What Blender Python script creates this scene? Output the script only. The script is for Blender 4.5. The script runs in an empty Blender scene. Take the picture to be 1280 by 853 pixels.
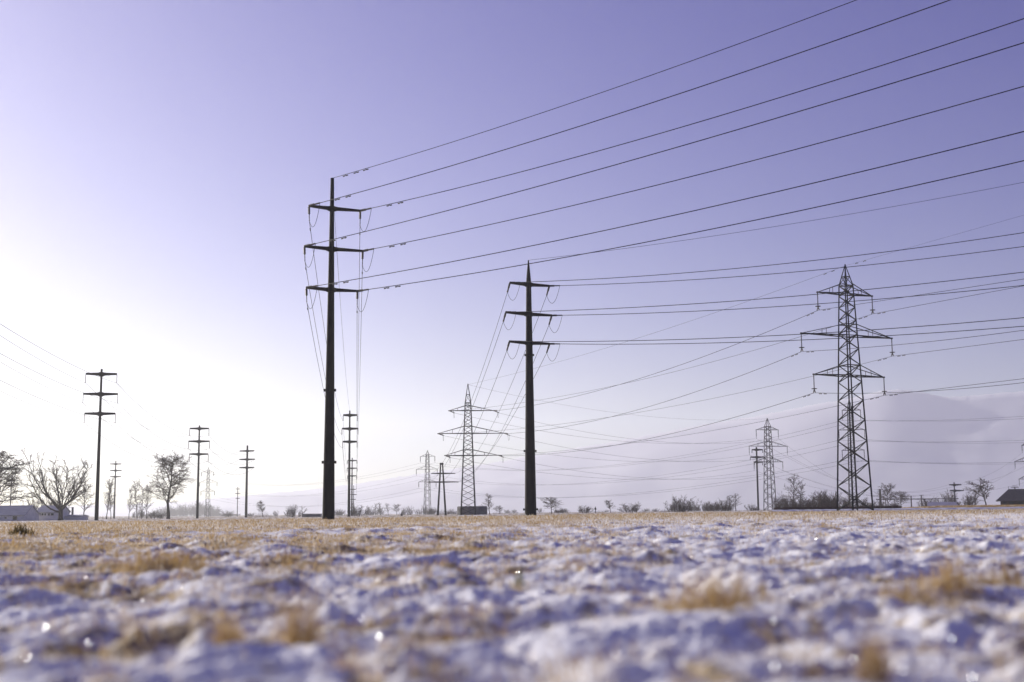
import bpy, math, random
import numpy as np
from mathutils import Vector, Matrix

# ------------------------------------------------------------------ camera, sky, sun, exposure
scene = bpy.context.scene
COL = scene.collection
F_PX, W_PX, H_PX = 1625.0, 1280.0, 853.0
CAM_H = 0.36
PITCH, ROLL = math.radians(7.53), math.radians(0.4)
fwd = Vector((0, math.cos(PITCH), math.sin(PITCH)))
r0, u0 = Vector((1, 0, 0)), Vector((0, -math.sin(PITCH), math.cos(PITCH)))
right = math.cos(ROLL) * r0 - math.sin(ROLL) * u0
up = math.sin(ROLL) * r0 + math.cos(ROLL) * u0
cam_data = bpy.data.cameras.new('camera')
cam = bpy.data.objects.new('camera', cam_data)
COL.objects.link(cam)
m = Matrix((right, up, -fwd)).transposed().to_4x4()
m.translation = Vector((0, 0, CAM_H))
cam.matrix_world = m
cam_data.sensor_width = 36.0
cam_data.lens = F_PX / W_PX * 36.0
cam_data.clip_start = 0.05
cam_data.clip_end = 40000
cam_data.dof.use_dof = True
cam_data.dof.focus_distance = 150.0
cam_data.dof.aperture_fstop = 1.5
scene.camera = cam

SUN_AZ, SUN_EL = math.radians(-49.0), math.radians(18.5)      # azimuth from +Y, clockwise
S = Vector((math.sin(SUN_AZ) * math.cos(SUN_EL), math.cos(SUN_AZ) * math.cos(SUN_EL), math.sin(SUN_EL)))
world = bpy.data.worlds.new('World')
scene.world = world
world.use_nodes = True
wn, wl = world.node_tree.nodes, world.node_tree.links
wn.clear()
sky = wn.new('ShaderNodeTexSky')
sky.sky_type = 'NISHITA'
sky.sun_disc = False
sky.sun_elevation = SUN_EL
sky.sun_rotation = SUN_AZ
sky.altitude = 400
sky.air_density = 1.0
sky.dust_density = 0.7
sky.ozone_density = 2.0
hsv = wn.new('ShaderNodeHueSaturation')
hsv.inputs['Hue'].default_value = 0.555
hsv.inputs['Saturation'].default_value = 1.4
bg = wn.new('ShaderNodeBackground')
bg.inputs['Strength'].default_value = 0.06
wo = wn.new('ShaderNodeOutputWorld')
wl.new(sky.outputs[0], hsv.inputs['Color'])
tint = wn.new('ShaderNodeMix')
tint.data_type = 'RGBA'
tint.blend_type = 'MULTIPLY'
tint.inputs[0].default_value = 1.0
tint.inputs[7].default_value = (0.92, 0.86, 1.08, 1)      # the cool white balance of the winter air
wl.new(hsv.outputs[0], tint.inputs[6])
wl.new(tint.outputs[2], bg.inputs['Color'])
wl.new(bg.outputs[0], wo.inputs['Surface'])

sun_data = bpy.data.lights.new('sun', 'SUN')
sun_data.energy = 5.0
sun_data.angle = math.radians(0.5)
sun_data.color = (1.0, 0.94, 0.85)
sun = bpy.data.objects.new('sun', sun_data)
sun.rotation_euler = S.to_track_quat('Z', 'Y').to_euler()
sun.location = (-60, 40, 60)
COL.objects.link(sun)

HAZE_DENSITY = 0.00015
vs = scene.view_settings
vs.view_transform = 'Standard'
vs.look = 'None'
vs.exposure = 0.41
vs.gamma = 1.0
vs.use_curve_mapping = False
scene.cycles.volume_bounces = 3
scene.cycles.max_bounces = 6
scene.cycles.transparent_max_bounces = 8
scene.cycles.use_denoising = True

# ------------------------------------------------------------------ helpers
CAMP = Vector((0, 0, CAM_H))


def ray(px, py):
    return fwd + right * ((px - W_PX / 2) / F_PX) + up * ((H_PX / 2 - py) / F_PX)


def project(p):
    d = Vector(p) - CAMP
    k = d.dot(fwd)
    return W_PX / 2 + F_PX * d.dot(right) / k, H_PX / 2 - F_PX * d.dot(up) / k


def at(px, py, Y):
    """The point of the pixel's line of sight that lies Y metres ahead."""
    d = ray(px, py)
    return CAMP + d * (Y / d.y)


def lay(x):
    """Lie of the land: it rises a little to the right."""
    return 1.5 * math.tanh(0.0066 * x / 1.5)


def ground_at(px, Y):
    py = 645.0
    for _ in range(4):
        p = at(px, py, Y)
        py = project((p.x, Y, lay(p.x)))[1]
    return Vector((p.x, Y, lay(p.x)))


def ground_px(px, py):
    """Where the line of sight of a pixel meets the field."""
    d = ray(px, py)
    Y = 5.0
    for _ in range(12):
        x = d.x / d.y * Y
        Y = max(0.5, min(400.0, (lay(x) - CAM_H) / (d.z / d.y)))
    return Vector((d.x / d.y * Y, Y, lay(d.x / d.y * Y)))


def tag(o, label=None, cat=None, group=None, kind=None):
    if label: o['label'] = label
    if cat: o['category'] = cat
    if group: o['group'] = group
    if kind: o['kind'] = kind
    return o


def thing(name, loc, label, cat, group=None):
    o = bpy.data.objects.new(name, None)
    o.empty_display_size = 0.5
    o.location = loc
    COL.objects.link(o)
    return tag(o, label, cat, group)


def origin_of(o):
    v = Vector((0, 0, 0))
    while o is not None:
        v = v + Vector(o.location)
        o = o.parent
    return v


class MB:
    def __init__(self):
        self.v, self.f = [], []

    def tube(self, pts, radii, n=6, cap=True):
        pts = [Vector(p) for p in pts]
        if not hasattr(radii, '__len__'):
            radii = [radii] * len(pts)
        base = len(self.v)
        d0 = (pts[-1] - pts[0]).normalized()
        ref = Vector((0, 0, 1)) if abs(d0.z) < 0.9 else Vector((1, 0, 0))
        for i, p in enumerate(pts):
            d = (pts[min(i + 1, len(pts) - 1)] - pts[max(i - 1, 0)]).normalized()
            a = d.cross(ref)
            if a.length < 1e-6:
                a = d.orthogonal()
            a.normalize()
            b = d.cross(a)
            for k in range(n):
                t = 2 * math.pi * (k + 0.5) / n
                self.v.append(p + (a * math.cos(t) + b * math.sin(t)) * radii[i])
        for i in range(len(pts) - 1):
            for k in range(n):
                self.f.append((base + i * n + k, base + i * n + (k + 1) % n, base + (i + 1) * n + (k + 1) % n, base + (i + 1) * n + k))
        if cap:
            self.f.append(tuple(base + k for k in range(n))[::-1])
            self.f.append(tuple(base + (len(pts) - 1) * n + k for k in range(n)))
        return self

    def taper(self, p, q, s0, s1):
        """A four-sided beam from p to q, (width, height) at each end."""
        p, q = Vector(p), Vector(q)
        d = (q - p).normalized()
        a = d.cross(Vector((0, 0, 1)))
        if a.length < 1e-4:
            a = Vector((1, 0, 0))
        a.normalize()
        b = a.cross(d)
        base = len(self.v)
        for c, s in ((p, s0), (q, s1)):
            for sx, sy in ((-1, -1), (1, -1), (1, 1), (-1, 1)):
                self.v.append(c + a * (sx * s[0] / 2) + b * (sy * s[1] / 2))
        for f in ((0, 1, 5, 4), (1, 2, 6, 5), (2, 3, 7, 6), (3, 0, 4, 7), (3, 2, 1, 0), (4, 5, 6, 7)):
            self.f.append(tuple(base + i for i in f))
        return self

    def bar(self, p, q, w):
        return self.taper(p, q, (w, w), (w, w))

    def box(self, c, size, yaw=0.0):
        c = Vector(c)
        base = len(self.v)
        ca, sa = math.cos(yaw), math.sin(yaw)
        for z in (-1, 1):
            for x, y in ((-1, -1), (1, -1), (1, 1), (-1, 1)):
                lx, ly = x * size[0] / 2, y * size[1] / 2
                self.v.append(c + Vector((lx * ca - ly * sa, lx * sa + ly * ca, z * size[2] / 2)))
        for f in ((3, 2, 1, 0), (4, 5, 6, 7), (0, 1, 5, 4), (1, 2, 6, 5), (2, 3, 7, 6), (3, 0, 4, 7)):
            self.f.append(tuple(base + i for i in f))
        return self

    def poly(self, pts):
        base = len(self.v)
        self.v += [Vector(p) for p in pts]
        self.f.append(tuple(range(base, base + len(pts))))
        return self

    def build(self, name, mat, parent=None, smooth=False, loc=None):
        me = bpy.data.meshes.new(name)
        o = bpy.data.objects.new(name, me)
        if parent is not None:
            o.parent = parent
            off = origin_of(parent)
        else:
            off = Vector(loc) if loc is not None else Vector((0, 0, 0))
            o.location = off
        me.from_pydata([tuple(v - off) for v in self.v], [], self.f)
        me.materials.append(mat)
        if smooth:
            me.polygons.foreach_set('use_smooth', [True] * len(me.polygons))
        me.update()
        COL.objects.link(o)
        return o


def mesh_np(name, verts, faces, mat, smooth=True):
    """faces: (n, k) array."""
    me = bpy.data.meshes.new(name)
    nv, (nf, k) = len(verts), faces.shape
    me.vertices.add(nv)
    me.vertices.foreach_set('co', np.ascontiguousarray(verts, dtype=np.float32).ravel())
    me.loops.add(nf * k)
    me.loops.foreach_set('vertex_index', np.ascontiguousarray(faces, dtype=np.int32).ravel())
    me.polygons.add(nf)
    me.polygons.foreach_set('loop_start', np.arange(0, nf * k, k, dtype=np.int32))
    me.polygons.foreach_set('use_smooth', np.full(nf, smooth, dtype=bool))
    me.materials.append(mat)
    me.update(calc_edges=True)
    o = bpy.data.objects.new(name, me)
    COL.objects.link(o)
    return o


# ------------------------------------------------------------------ noise
_rng = np.random.RandomState(7)
_G = _rng.uniform(-1, 1, (256, 256))
_ANG = _rng.uniform(0, 2 * np.pi, (256, 256))


def perlin(x, y):
    xi, yi = np.floor(x).astype(int), np.floor(y).astype(int)
    fx, fy = x - xi, y - yi
    u, v = fx ** 3 * (fx * (fx * 6 - 15) + 10), fy ** 3 * (fy * (fy * 6 - 15) + 10)

    def g(ix, iy, dx, dy):
        a = _ANG[ix & 255, iy & 255]
        return np.cos(a) * dx + np.sin(a) * dy
    n00, n10 = g(xi, yi, fx, fy), g(xi + 1, yi, fx - 1, fy)
    n01, n11 = g(xi, yi + 1, fx, fy - 1), g(xi + 1, yi + 1, fx - 1, fy - 1)
    return ((n00 * (1 - u) + n10 * u) * (1 - v) + (n01 * (1 - u) + n11 * u) * v) * 1.4


def fbm(x, y, octaves=4, gain=0.5):
    s, a, t = 0.0, 1.0, 0.0
    for i in range(octaves):
        s = s + a * perlin(x * 2 ** i + 17.3 * i, y * 2 ** i + 5.1 * i)
        t += a
        a *= gain
    return s / t


# ------------------------------------------------------------------ materials
def mat_new(name):
    mt = bpy.data.materials.new(name)
    mt.use_nodes = True
    nt = mt.node_tree
    return mt, nt, nt.nodes['Principled BSDF']


def mat_noise(name, c0, c1, scale=3.0, rough=0.8, metallic=0.0, stretch=(1, 1, 1), detail=5, spec=0.3):
    mt, nt, b = mat_new(name)
    tc = nt.nodes.new('ShaderNodeTexCoord')
    mp = nt.nodes.new('ShaderNodeMapping')
    mp.inputs['Scale'].default_value = stretch
    no = nt.nodes.new('ShaderNodeTexNoise')
    no.inputs['Scale'].default_value = scale
    no.inputs['Detail'].default_value = detail
    cr = nt.nodes.new('ShaderNodeValToRGB')
    cr.color_ramp.elements[0].position = 0.35
    cr.color_ramp.elements[1].position = 0.65
    cr.color_ramp.elements[0].color = (*c0, 1)
    cr.color_ramp.elements[1].color = (*c1, 1)
    nt.links.new(tc.outputs['Object'], mp.inputs['Vector'])
    nt.links.new(mp.outputs[0], no.inputs['Vector'])
    nt.links.new(no.outputs['Fac'], cr.inputs['Fac'])
    nt.links.new(cr.outputs[0], b.inputs['Base Color'])
    b.inputs['Roughness'].default_value = rough
    b.inputs['Metallic'].default_value = metallic
    b.inputs['Specular IOR Level'].default_value = spec
    return mt


M_POLE = mat_noise('weathered_pole_steel', (0.014, 0.012, 0.011), (0.030, 0.025, 0.022), 1.6, 0.6, 0, (1, 1, 0.25), spec=0.06)
M_LAT = mat_noise('dull_galvanised_steel', (0.018, 0.018, 0.017), (0.045, 0.045, 0.040), 1.2, 0.6, 0, spec=0.06)
M_INS = mat_noise('dark_glazed_insulator', (0.012, 0.010, 0.009), (0.03, 0.02, 0.014), 6, 0.4)
M_WIRE = mat_noise('dark_cable', (0.012, 0.012, 0.013), (0.025, 0.025, 0.026), 4, 0.7, spec=0.1)
M_BARK = mat_noise('bare_bark', (0.040, 0.034, 0.030), (0.085, 0.07, 0.058), 5, 0.95, 0, (1, 1, 0.3), spec=0.05)
M_TWIG = mat_noise('bare_twigs', (0.07, 0.058, 0.048), (0.14, 0.11, 0.085), 3, 0.95, spec=0.05)
M_WALL = mat_noise('pale_render', (0.62, 0.61, 0.60), (0.74, 0.73, 0.71), 0.8, 0.9)
M_WALLD = mat_noise('dark_timber', (0.035, 0.028, 0.022), (0.07, 0.055, 0.045), 1.5, 0.9, 0, (4, 4, 0.4))
M_ROOFG = mat_noise('grey_roof', (0.30, 0.30, 0.32), (0.46, 0.46, 0.48), 2.0, 0.9, 0, (0.3, 3, 3))
M_ROOFF = mat_noise('frosted_roof', (0.40, 0.38, 0.40), (0.62, 0.60, 0.62), 2.0, 0.9, 0, (0.5, 2, 2))
M_ROOFD = mat_noise('dark_roof_tiles', (0.045, 0.04, 0.042), (0.09, 0.08, 0.082), 3.0, 0.85)
M_GLASS = mat_noise('dark_window_glass', (0.03, 0.032, 0.035), (0.05, 0.052, 0.055), 1, 0.15, spec=0.5)
M_CONC = mat_noise('stained_concrete', (0.09, 0.09, 0.09), (0.16, 0.16, 0.155), 1.0, 0.95)
M_RUST = mat_noise('rusty_red_hedge', (0.035, 0.018, 0.014), (0.09, 0.045, 0.03), 2.5, 0.95)
M_SNOW = mat_noise('packed_snow', (0.72, 0.72, 0.72), (0.88, 0.88, 0.88), 0.8, 0.8)
M_COAT = mat_noise('dark_coat', (0.012, 0.012, 0.015), (0.03, 0.03, 0.034), 8, 0.9)
M_SKIN = mat_noise('skin', (0.35, 0.22, 0.16), (0.42, 0.27, 0.2), 8, 0.6)


def mat_grass(name, c0, c1, trans=0.45, c2=None):
    mt, nt, b = mat_new(name)
    nt.nodes.remove(b)
    out = nt.nodes['Material Output']
    tc = nt.nodes.new('ShaderNodeTexCoord')
    no = nt.nodes.new('ShaderNodeTexNoise')
    no.inputs['Scale'].default_value = 0.7
    no.inputs['Detail'].default_value = 9
    no.inputs['Roughness'].default_value = 0.72
    cr = nt.nodes.new('ShaderNodeValToRGB')
    cr.color_ramp.elements[0].position = 0.36
    cr.color_ramp.elements[1].position = 0.62
    cr.color_ramp.elements[0].color = (*c0, 1)
    cr.color_ramp.elements[1].color = (*c1, 1)
    if c2 is not None:
        e = cr.color_ramp.elements.new(0.52)
        e.color = (*[(a + b_) / 2 for a, b_ in zip(c0, c1)], 1)
        cr.color_ramp.elements[-1].color = (*c2, 1)
    df = nt.nodes.new('ShaderNodeBsdfDiffuse')
    tr = nt.nodes.new('ShaderNodeBsdfTranslucent')
    mx = nt.nodes.new('ShaderNodeMixShader')
    mx.inputs[0].default_value = trans
    nt.links.new(tc.outputs['Object'], no.inputs['Vector'])
    nt.links.new(no.outputs['Fac'], cr.inputs['Fac'])
    nt.links.new(cr.outputs[0], df.inputs['Color'])
    nt.links.new(cr.outputs[0], tr.inputs['Color'])
    nt.links.new(df.outputs[0], mx.inputs[1])
    nt.links.new(tr.outputs[0], mx.inputs[2])
    nt.links.new(mx.outputs[0], out.inputs['Surface'])
    return mt


M_STRAW = mat_grass('dry_straw', (0.34, 0.215, 0.08), (0.64, 0.49, 0.26), 0.5, (0.80, 0.73, 0.60))
M_GOLD = mat_grass('golden_straw', (0.44, 0.29, 0.10), (0.72, 0.56, 0.31))
M_DARKG = mat_grass('dark_stalks', (0.09, 0.07, 0.03), (0.20, 0.15, 0.07), 0.4)
M_FROST = mat_grass('frosted_blades', (0.70, 0.63, 0.52), (0.90, 0.88, 0.84), 0.4)
M_GREENG = mat_grass('green_blades', (0.05, 0.08, 0.03), (0.10, 0.13, 0.05), 0.3)


def mat_field():
    mt, nt, b = mat_new('snowy_field')
    L = nt.links
    at_ = nt.nodes.new('ShaderNodeAttribute')
    at_.attribute_name = 'straw'
    at_.attribute_type = 'GEOMETRY'
    tc = nt.nodes.new('ShaderNodeTexCoord')
    n1 = nt.nodes.new('ShaderNodeTexNoise')
    n1.inputs['Scale'].default_value = 14.0
    n1.inputs['Detail'].default_value = 6
    n2 = nt.nodes.new('ShaderNodeTexNoise')
    n2.inputs['Scale'].default_value = 1.3
    n2.inputs['Detail'].default_value = 8
    L.new(tc.outputs['Object'], n1.inputs['Vector'])
    L.new(tc.outputs['Object'], n2.inputs['Vector'])
    ad = nt.nodes.new('ShaderNodeMath'); ad.operation = 'ADD'
    su = nt.nodes.new('ShaderNodeMath'); su.operation = 'SUBTRACT'
    su.inputs[1].default_value = 0.5
    ml = nt.nodes.new('ShaderNodeMath'); ml.operation = 'MULTIPLY'
    ml.inputs[1].default_value = 1.3
    L.new(n1.outputs['Fac'], su.inputs[0])
    L.new(su.outputs[0], ml.inputs[0])
    L.new(at_.outputs['Fac'], ad.inputs[0])
    L.new(ml.outputs[0], ad.inputs[1])
    mr = nt.nodes.new('ShaderNodeMapRange')
    mr.inputs['From Min'].default_value = 0.42
    mr.inputs['From Max'].default_value = 0.66
    L.new(ad.outputs[0], mr.inputs['Value'])
    soil = nt.nodes.new('ShaderNodeValToRGB')
    soil.color_ramp.elements[0].position = 0.35
    soil.color_ramp.elements[0].color = (0.17, 0.12, 0.065, 1)
    soil.color_ramp.elements[1].position = 0.65
    soil.color_ramp.elements[1].color = (0.46, 0.36, 0.21, 1)
    L.new(n1.outputs['Fac'], soil.inputs['Fac'])
    snow = nt.nodes.new('ShaderNodeValToRGB')
    snow.color_ramp.elements[0].position = 0.25
    snow.color_ramp.elements[0].color = (0.80, 0.79, 0.79, 1)
    snow.color_ramp.elements[1].position = 0.75
    snow.color_ramp.elements[1].color = (0.93, 0.93, 0.93, 1)
    L.new(n2.outputs['Fac'], snow.inputs['Fac'])
    mix = nt.nodes.new('ShaderNodeMix')
    mix.data_type = 'RGBA'
    L.new(mr.outputs[0], mix.inputs[0])
    L.new(snow.outputs[0], mix.inputs[6])
    L.new(soil.outputs[0], mix.inputs[7])
    L.new(mix.outputs[2], b.inputs['Base Color'])
    n3 = nt.nodes.new('ShaderNodeTexNoise')
    n3.inputs['Scale'].default_value = 60.0
    n3.inputs['Detail'].default_value = 5
    L.new(tc.outputs['Object'], n3.inputs['Vector'])
    bp = nt.nodes.new('ShaderNodeBump')
    bp.inputs['Strength'].default_value = 0.5
    bp.inputs['Distance'].default_value = 0.012
    L.new(n3.outputs['Fac'], bp.inputs['Height'])
    L.new(bp.outputs[0], b.inputs['Normal'])
    b.inputs['Roughness'].default_value = 0.75
    b.inputs['Specular IOR Level'].default_value = 0.2
    return mt


# ------------------------------------------------------------------ the field
HOLLOWS = [(100, 812, 0.10), (442, 778, 0.12), (270, 812, 0.06), (20, 790, 0.10), (905, 752, 0.12)]
TUFTS = [(905, 756, 0.30), (378, 803, 0.12), (1130, 748, 0.25), (1190, 742, 0.25), (1250, 732, 0.25), (190, 715, 0.3), (228, 712, 0.3), (60, 735, 0.25), (1040, 760, 0.3), (300, 720, 0.3), (480, 715, 0.5), (760, 700, 0.6), (560, 690, 0.8), (1100, 690, 0.8)]
TUFT_PTS = [(*ground_px(px, py)[:2], r) for px, py, r in TUFTS]
HOLLOW_PTS = [(*ground_px(px, py)[:2], r) for px, py, r in HOLLOWS]


def straw_mask(x, y):
    d = np.hypot(x, y)
    n = fbm(x * 1.5 + 3.1, y * 0.8, 5, 0.6) * 0.85 + fbm(x * 0.2 + 40, y * 0.09, 3) * 0.28
    side = x / np.maximum(y, 1.0)
    far = np.clip((d - 10) / 40, 0, 1) * 0.16 + np.clip((d - 48) / 40, 0, 1) * 0.12
    base = 0.37 + far - np.clip(side * 0.55, -0.22, 0.2) * np.clip((d - 4) / 8, 0, 1) * np.clip((95 - d) / 40, 0, 1)
    m_ = base + n * 1.0
    for hx, hy, r in HOLLOW_PTS:
        m_ = m_ + 0.9 * np.exp(-((x - hx) ** 2 + (y - hy) ** 2) / (r * r))
    for hx, hy, r in TUFT_PTS:
        m_ = m_ + 0.38 * np.exp(-((x - hx) ** 2 + (y - hy) ** 2) / (r * r))
    return np.clip(m_, 0, 1.2)


def height(x, y):
    d = np.hypot(x, y)
    wx, wy = x + 0.16 * perlin(x * 2.1, y * 2.1 + 9), y + 0.16 * perlin(x * 2.1 + 31, y * 2.1)
    size = 0.5 + fbm(x * 0.5 + 70, y * 0.5, 2)
    lump = np.abs(perlin(wx * 1.15, wy * 1.7 + 3.7))
    bump = np.abs(perlin(wx * 2.9 + 8, wy * 4.1))
    small = perlin(wx * 6.5, wy * 9.0 + 4)
    tiny = perlin(x * 23, y * 23) + 0.6 * perlin(x * 47, y * 47)
    k1 = np.clip((26 - d) / 12, 0, 1)
    k2 = np.clip((60 - d) / 30, 0, 1)
    h = 0.105 * lump * (0.4 + 0.6 * k2) * np.clip(0.5 + size, 0.3, 1.4) + 0.066 * bump * (0.45 + 0.55 * k1) * np.clip(1.3 - size, 0.3, 1.4)
    clod = np.abs(perlin(wx * 6.3 + 50, wy * 8.2 + 4))
    where = np.clip(0.55 + 1.3 * fbm(x * 0.8 + 90, y * 0.5, 2), 0, 1)
    h = h + 0.016 * small * k1 + 0.05 * clod * where * np.clip((40 - d) / 15, 0, 1) + 0.0065 * tiny * np.clip((22 - d) / 10, 0, 1)
    h = h + 0.085 * fbm(x * 0.75, y * 0.75 + 2, 3) * np.clip(d / 6, 0.35, 1)
    h = h + 0.10 * fbm(x * 0.16 + 7, y * 0.12, 3) * np.clip(d / 20, 0, 1)
    h = h * (1 - 0.55 * np.clip((d - 70) / 60, 0, 1)) * np.clip((420 - d) / 200, 0, 1)
    h = h + 0.16 * fbm(x * 0.03 + 5, y * 0.02, 3) * np.clip((d - 60) / 60, 0, 1) * np.clip((900 - d) / 300, 0, 1)
    for hx, hy, r in HOLLOW_PTS:
        h = h - 0.05 * np.exp(-((x - hx) ** 2 + (y - hy) ** 2) / (r * r))
    return h - 0.06


def lay_np(x):
    return 1.5 * np.tanh(0.0066 * x / 1.5)


def build_field():
    rows = [0.4]
    while rows[-1] < 9300:
        r = rows[-1]
        rows.append(r * (1.06 if r < 1.6 else 1.0039 if r < 45 else 1.012 if r < 200 else 1.12))
    rows = np.array(rows)
    a0 = math.radians(31)
    ang = np.concatenate([np.linspace(-a0, a0, 640), np.linspace(a0, 2 * np.pi - a0, 60)[1:-1]])
    R, A = np.meshgrid(rows, ang, indexing='ij')
    x, y = R * np.sin(A), R * np.cos(A)
    z = height(x, y) + lay_np(x)
    verts = np.stack([x, y, z], -1).reshape(-1, 3)
    nr, na = R.shape
    i = np.arange(nr - 1)[:, None] * na
    j = np.arange(na)[None, :]
    j1 = (np.arange(na)[None, :] + 1) % na
    faces = np.stack([i + j, i + j1, i + na + j1, i + na + j], -1).reshape(-1, 4)[:, ::-1]
    c = len(verts)
    verts = np.vstack([verts, [[0, 0, -0.05]]])
    o = mesh_np('ground', verts, faces, mat_field())
    mask = np.append(straw_mask(x, y).ravel(), 0.0).astype(np.float32)
    at_ = o.data.attributes.new('straw', 'FLOAT', 'POINT')
    at_.data.foreach_set('value', mask)
    tag(o, kind='structure')
    return o


build_field()


# ------------------------------------------------------------------ grass
def blades(x, y, z, h, w, lean, rng):
    """Each blade is three quads bending over; returns verts and faces."""
    n = len(x)
    yaw = rng.uniform(0, 2 * np.pi, n)
    face = rng.uniform(0, 2 * np.pi, n)
    dx, dy = np.cos(yaw), np.sin(yaw)
    sx, sy = np.cos(face) * w / 2, np.sin(face) * w / 2
    out = []
    for t, k in ((0.0, 1.0), (0.45, 0.85), (0.8, 0.55), (1.0, 0.12)):
        off = lean * h * t ** 1.8
        cx, cy, cz = x + dx * off, y + dy * off, z + h * t * (1 - 0.25 * lean * t)
        out.append(np.stack([cx - sx * k, cy - sy * k, cz], -1))
        out.append(np.stack([cx + sx * k, cy + sy * k, cz], -1))
    v = np.stack(out, 1).reshape(-1, 3)
    b = (np.arange(n) * 8)[:, None]
    f = np.concatenate([b + np.array([[0, 1, 3, 2]]), b + np.array([[2, 3, 5, 4]]), b + np.array([[4, 5, 7, 6]])])
    return v, f


def scatter_grass(name, mat, label, seed, bands, cover, frost=False):
    rng = np.random.RandomState(seed)
    V, Fc, off = [], [], 0
    for r0_, r1_, dens, hh, ww in bands:
        half = math.radians(27)
        n = int(half * (r1_ ** 2 - r0_ ** 2) * dens)
        r = np.sqrt(rng.uniform(r0_ ** 2, r1_ ** 2, n))
        a = rng.uniform(-half, half, n)
        x, y = r * np.sin(a), r * np.cos(a)
        mk = straw_mask(x, y) + 0.45 * fbm(x * 3.0, y * 3.0, 2)
        if frost:
            keep = rng.uniform(0, 1, n) < np.clip(0.35 + 0.9 * fbm(x * 2.2 + 50, y * 2.2, 2), 0.05, 1)
        else:
            keep = rng.uniform(0, 1, n) < np.clip((mk - cover) * 1.9, 0.05, 1)
        x, y, mk = x[keep], y[keep], mk[keep]
        n = len(x)
        z = height(x, y) + lay_np(x) - 0.006
        h = hh * rng.uniform(0.45, 1.35, n) * (0.65 + 0.5 * np.clip(mk, 0, 1))
        tl = rng.uniform(0, 1, n) < 0.035
        h[tl] *= rng.uniform(1.3, 2.4, int(tl.sum()))
        v, f = blades(x, y, z, h, ww * rng.uniform(0.6, 1.3, n), rng.uniform(0.1, 0.9, n), rng)
        V.append(v); Fc.append(f + off); off += len(v)
    o = mesh_np(name, np.vstack(V), np.vstack(Fc), mat, smooth=False)
    tag(o, kind='stuff', label=label)


scatter_grass('dry_grass', M_STRAW, 'short straw coloured grass poking through the snow', 11,
              [(1.9, 7, 1900, 0.062, 0.0030), (7, 16, 900, 0.068, 0.0045), (16, 36, 300, 0.080, 0.009), (36, 75, 45, 0.10, 0.02), (75, 150, 12, 0.13, 0.04)], 0.32)
scatter_grass('frosted_grass', M_FROST, 'short grass blades white with hoar frost', 12,
              [(1.9, 7, 1900, 0.040, 0.0028), (7, 16, 650, 0.046, 0.005), (16, 36, 220, 0.055, 0.011), (36, 75, 55, 0.085, 0.022), (75, 150, 8, 0.12, 0.045)], 0.42, frost=True)


def tuft(px, py, wpx, hpx, n, mat, label, seed, name='grass_tuft', cat='grass tuft', group='taller grass tufts in the snow', lean=(0.05, 0.5), thick=1.0):
    rng = np.random.RandomState(seed)
    c = ground_px(px, py)
    k = c.y / F_PX
    R, Hh = wpx * k * 0.72, hpx * k * 1.25
    nb = int(n * 1.5)
    q = np.clip(rng.normal(0, 0.38, (nb, 2)), -0.75, 0.75) * R
    x, y = c.x + q[:, 0], c.y + q[:, 1] * 0.7
    z = height(x, y) + lay_np(x) - 0.01
    w = np.full(nb, max(0.0025, 0.9 * k) * thick) * rng.uniform(0.6, 1.4, nb)
    h = Hh * rng.uniform(0.25, 1.25, nb) * np.exp(-1.0 * (q ** 2).sum(1) / (R * R))
    v, f = blades(x, y, z, h, w, rng.uniform(*lean, nb), rng)
    z0 = float(height(np.array([c.x]), np.array([c.y]))[0]) + c.z
    off = np.array([c.x, c.y, z0])
    o = mesh_np(name, v - off, f, mat, smooth=False)
    o.location = off
    tag(o, label, cat, group)


tuft(24, 673, 30, 15, 130, M_DARKG, 'dark brown grass tuft standing alone in the straw below the pale barn', 1, lean=(0.1, 0.5), thick=1.6)
tuft(905, 760, 120, 58, 420, M_GOLD, 'biggest golden brown grass tuft, out of focus, below the small lattice pylon', 2)
tuft(378, 806, 66, 70, 200, M_STRAW, 'tall pale straw tuft out of focus, below the tallest pole', 3)
tuft(432, 850, 60, 44, 150, M_GOLD, 'blurred golden tuft cut by the bottom edge of the frame', 4)
tuft(1130, 748, 100, 30, 240, M_STRAW, 'wide low golden tuft below the house roof side of the big lattice pylon', 5)
tuft(1190, 742, 70, 40, 170, M_GOLD, 'upright golden tuft below the frosted shed roof', 6)
tuft(1262, 732, 50, 38, 130, M_STRAW, 'pale straw tuft below the dark roofed house', 7)
tuft(1092, 836, 40, 62, 90, M_STRAW, 'thin straw stalks, strongly blurred, between two blue snow shadows', 8)
tuft(284, 815, 40, 40, 120, M_GOLD, 'small blurred golden tuft beside a dark hollow in the snow', 9)
tuft(190, 715, 90, 26, 420, M_STRAW, 'low spreading straw tuft below the tree with drooping branches', 10)
tuft(648, 728, 18, 22, 40, M_GREENG, 'small green grass tuft in the snow below the second pole', 11)
tuft(228, 712, 70, 24, 420, M_GOLD, 'low orange straw tuft below the three armed pole beside the round tree', 12)


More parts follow.
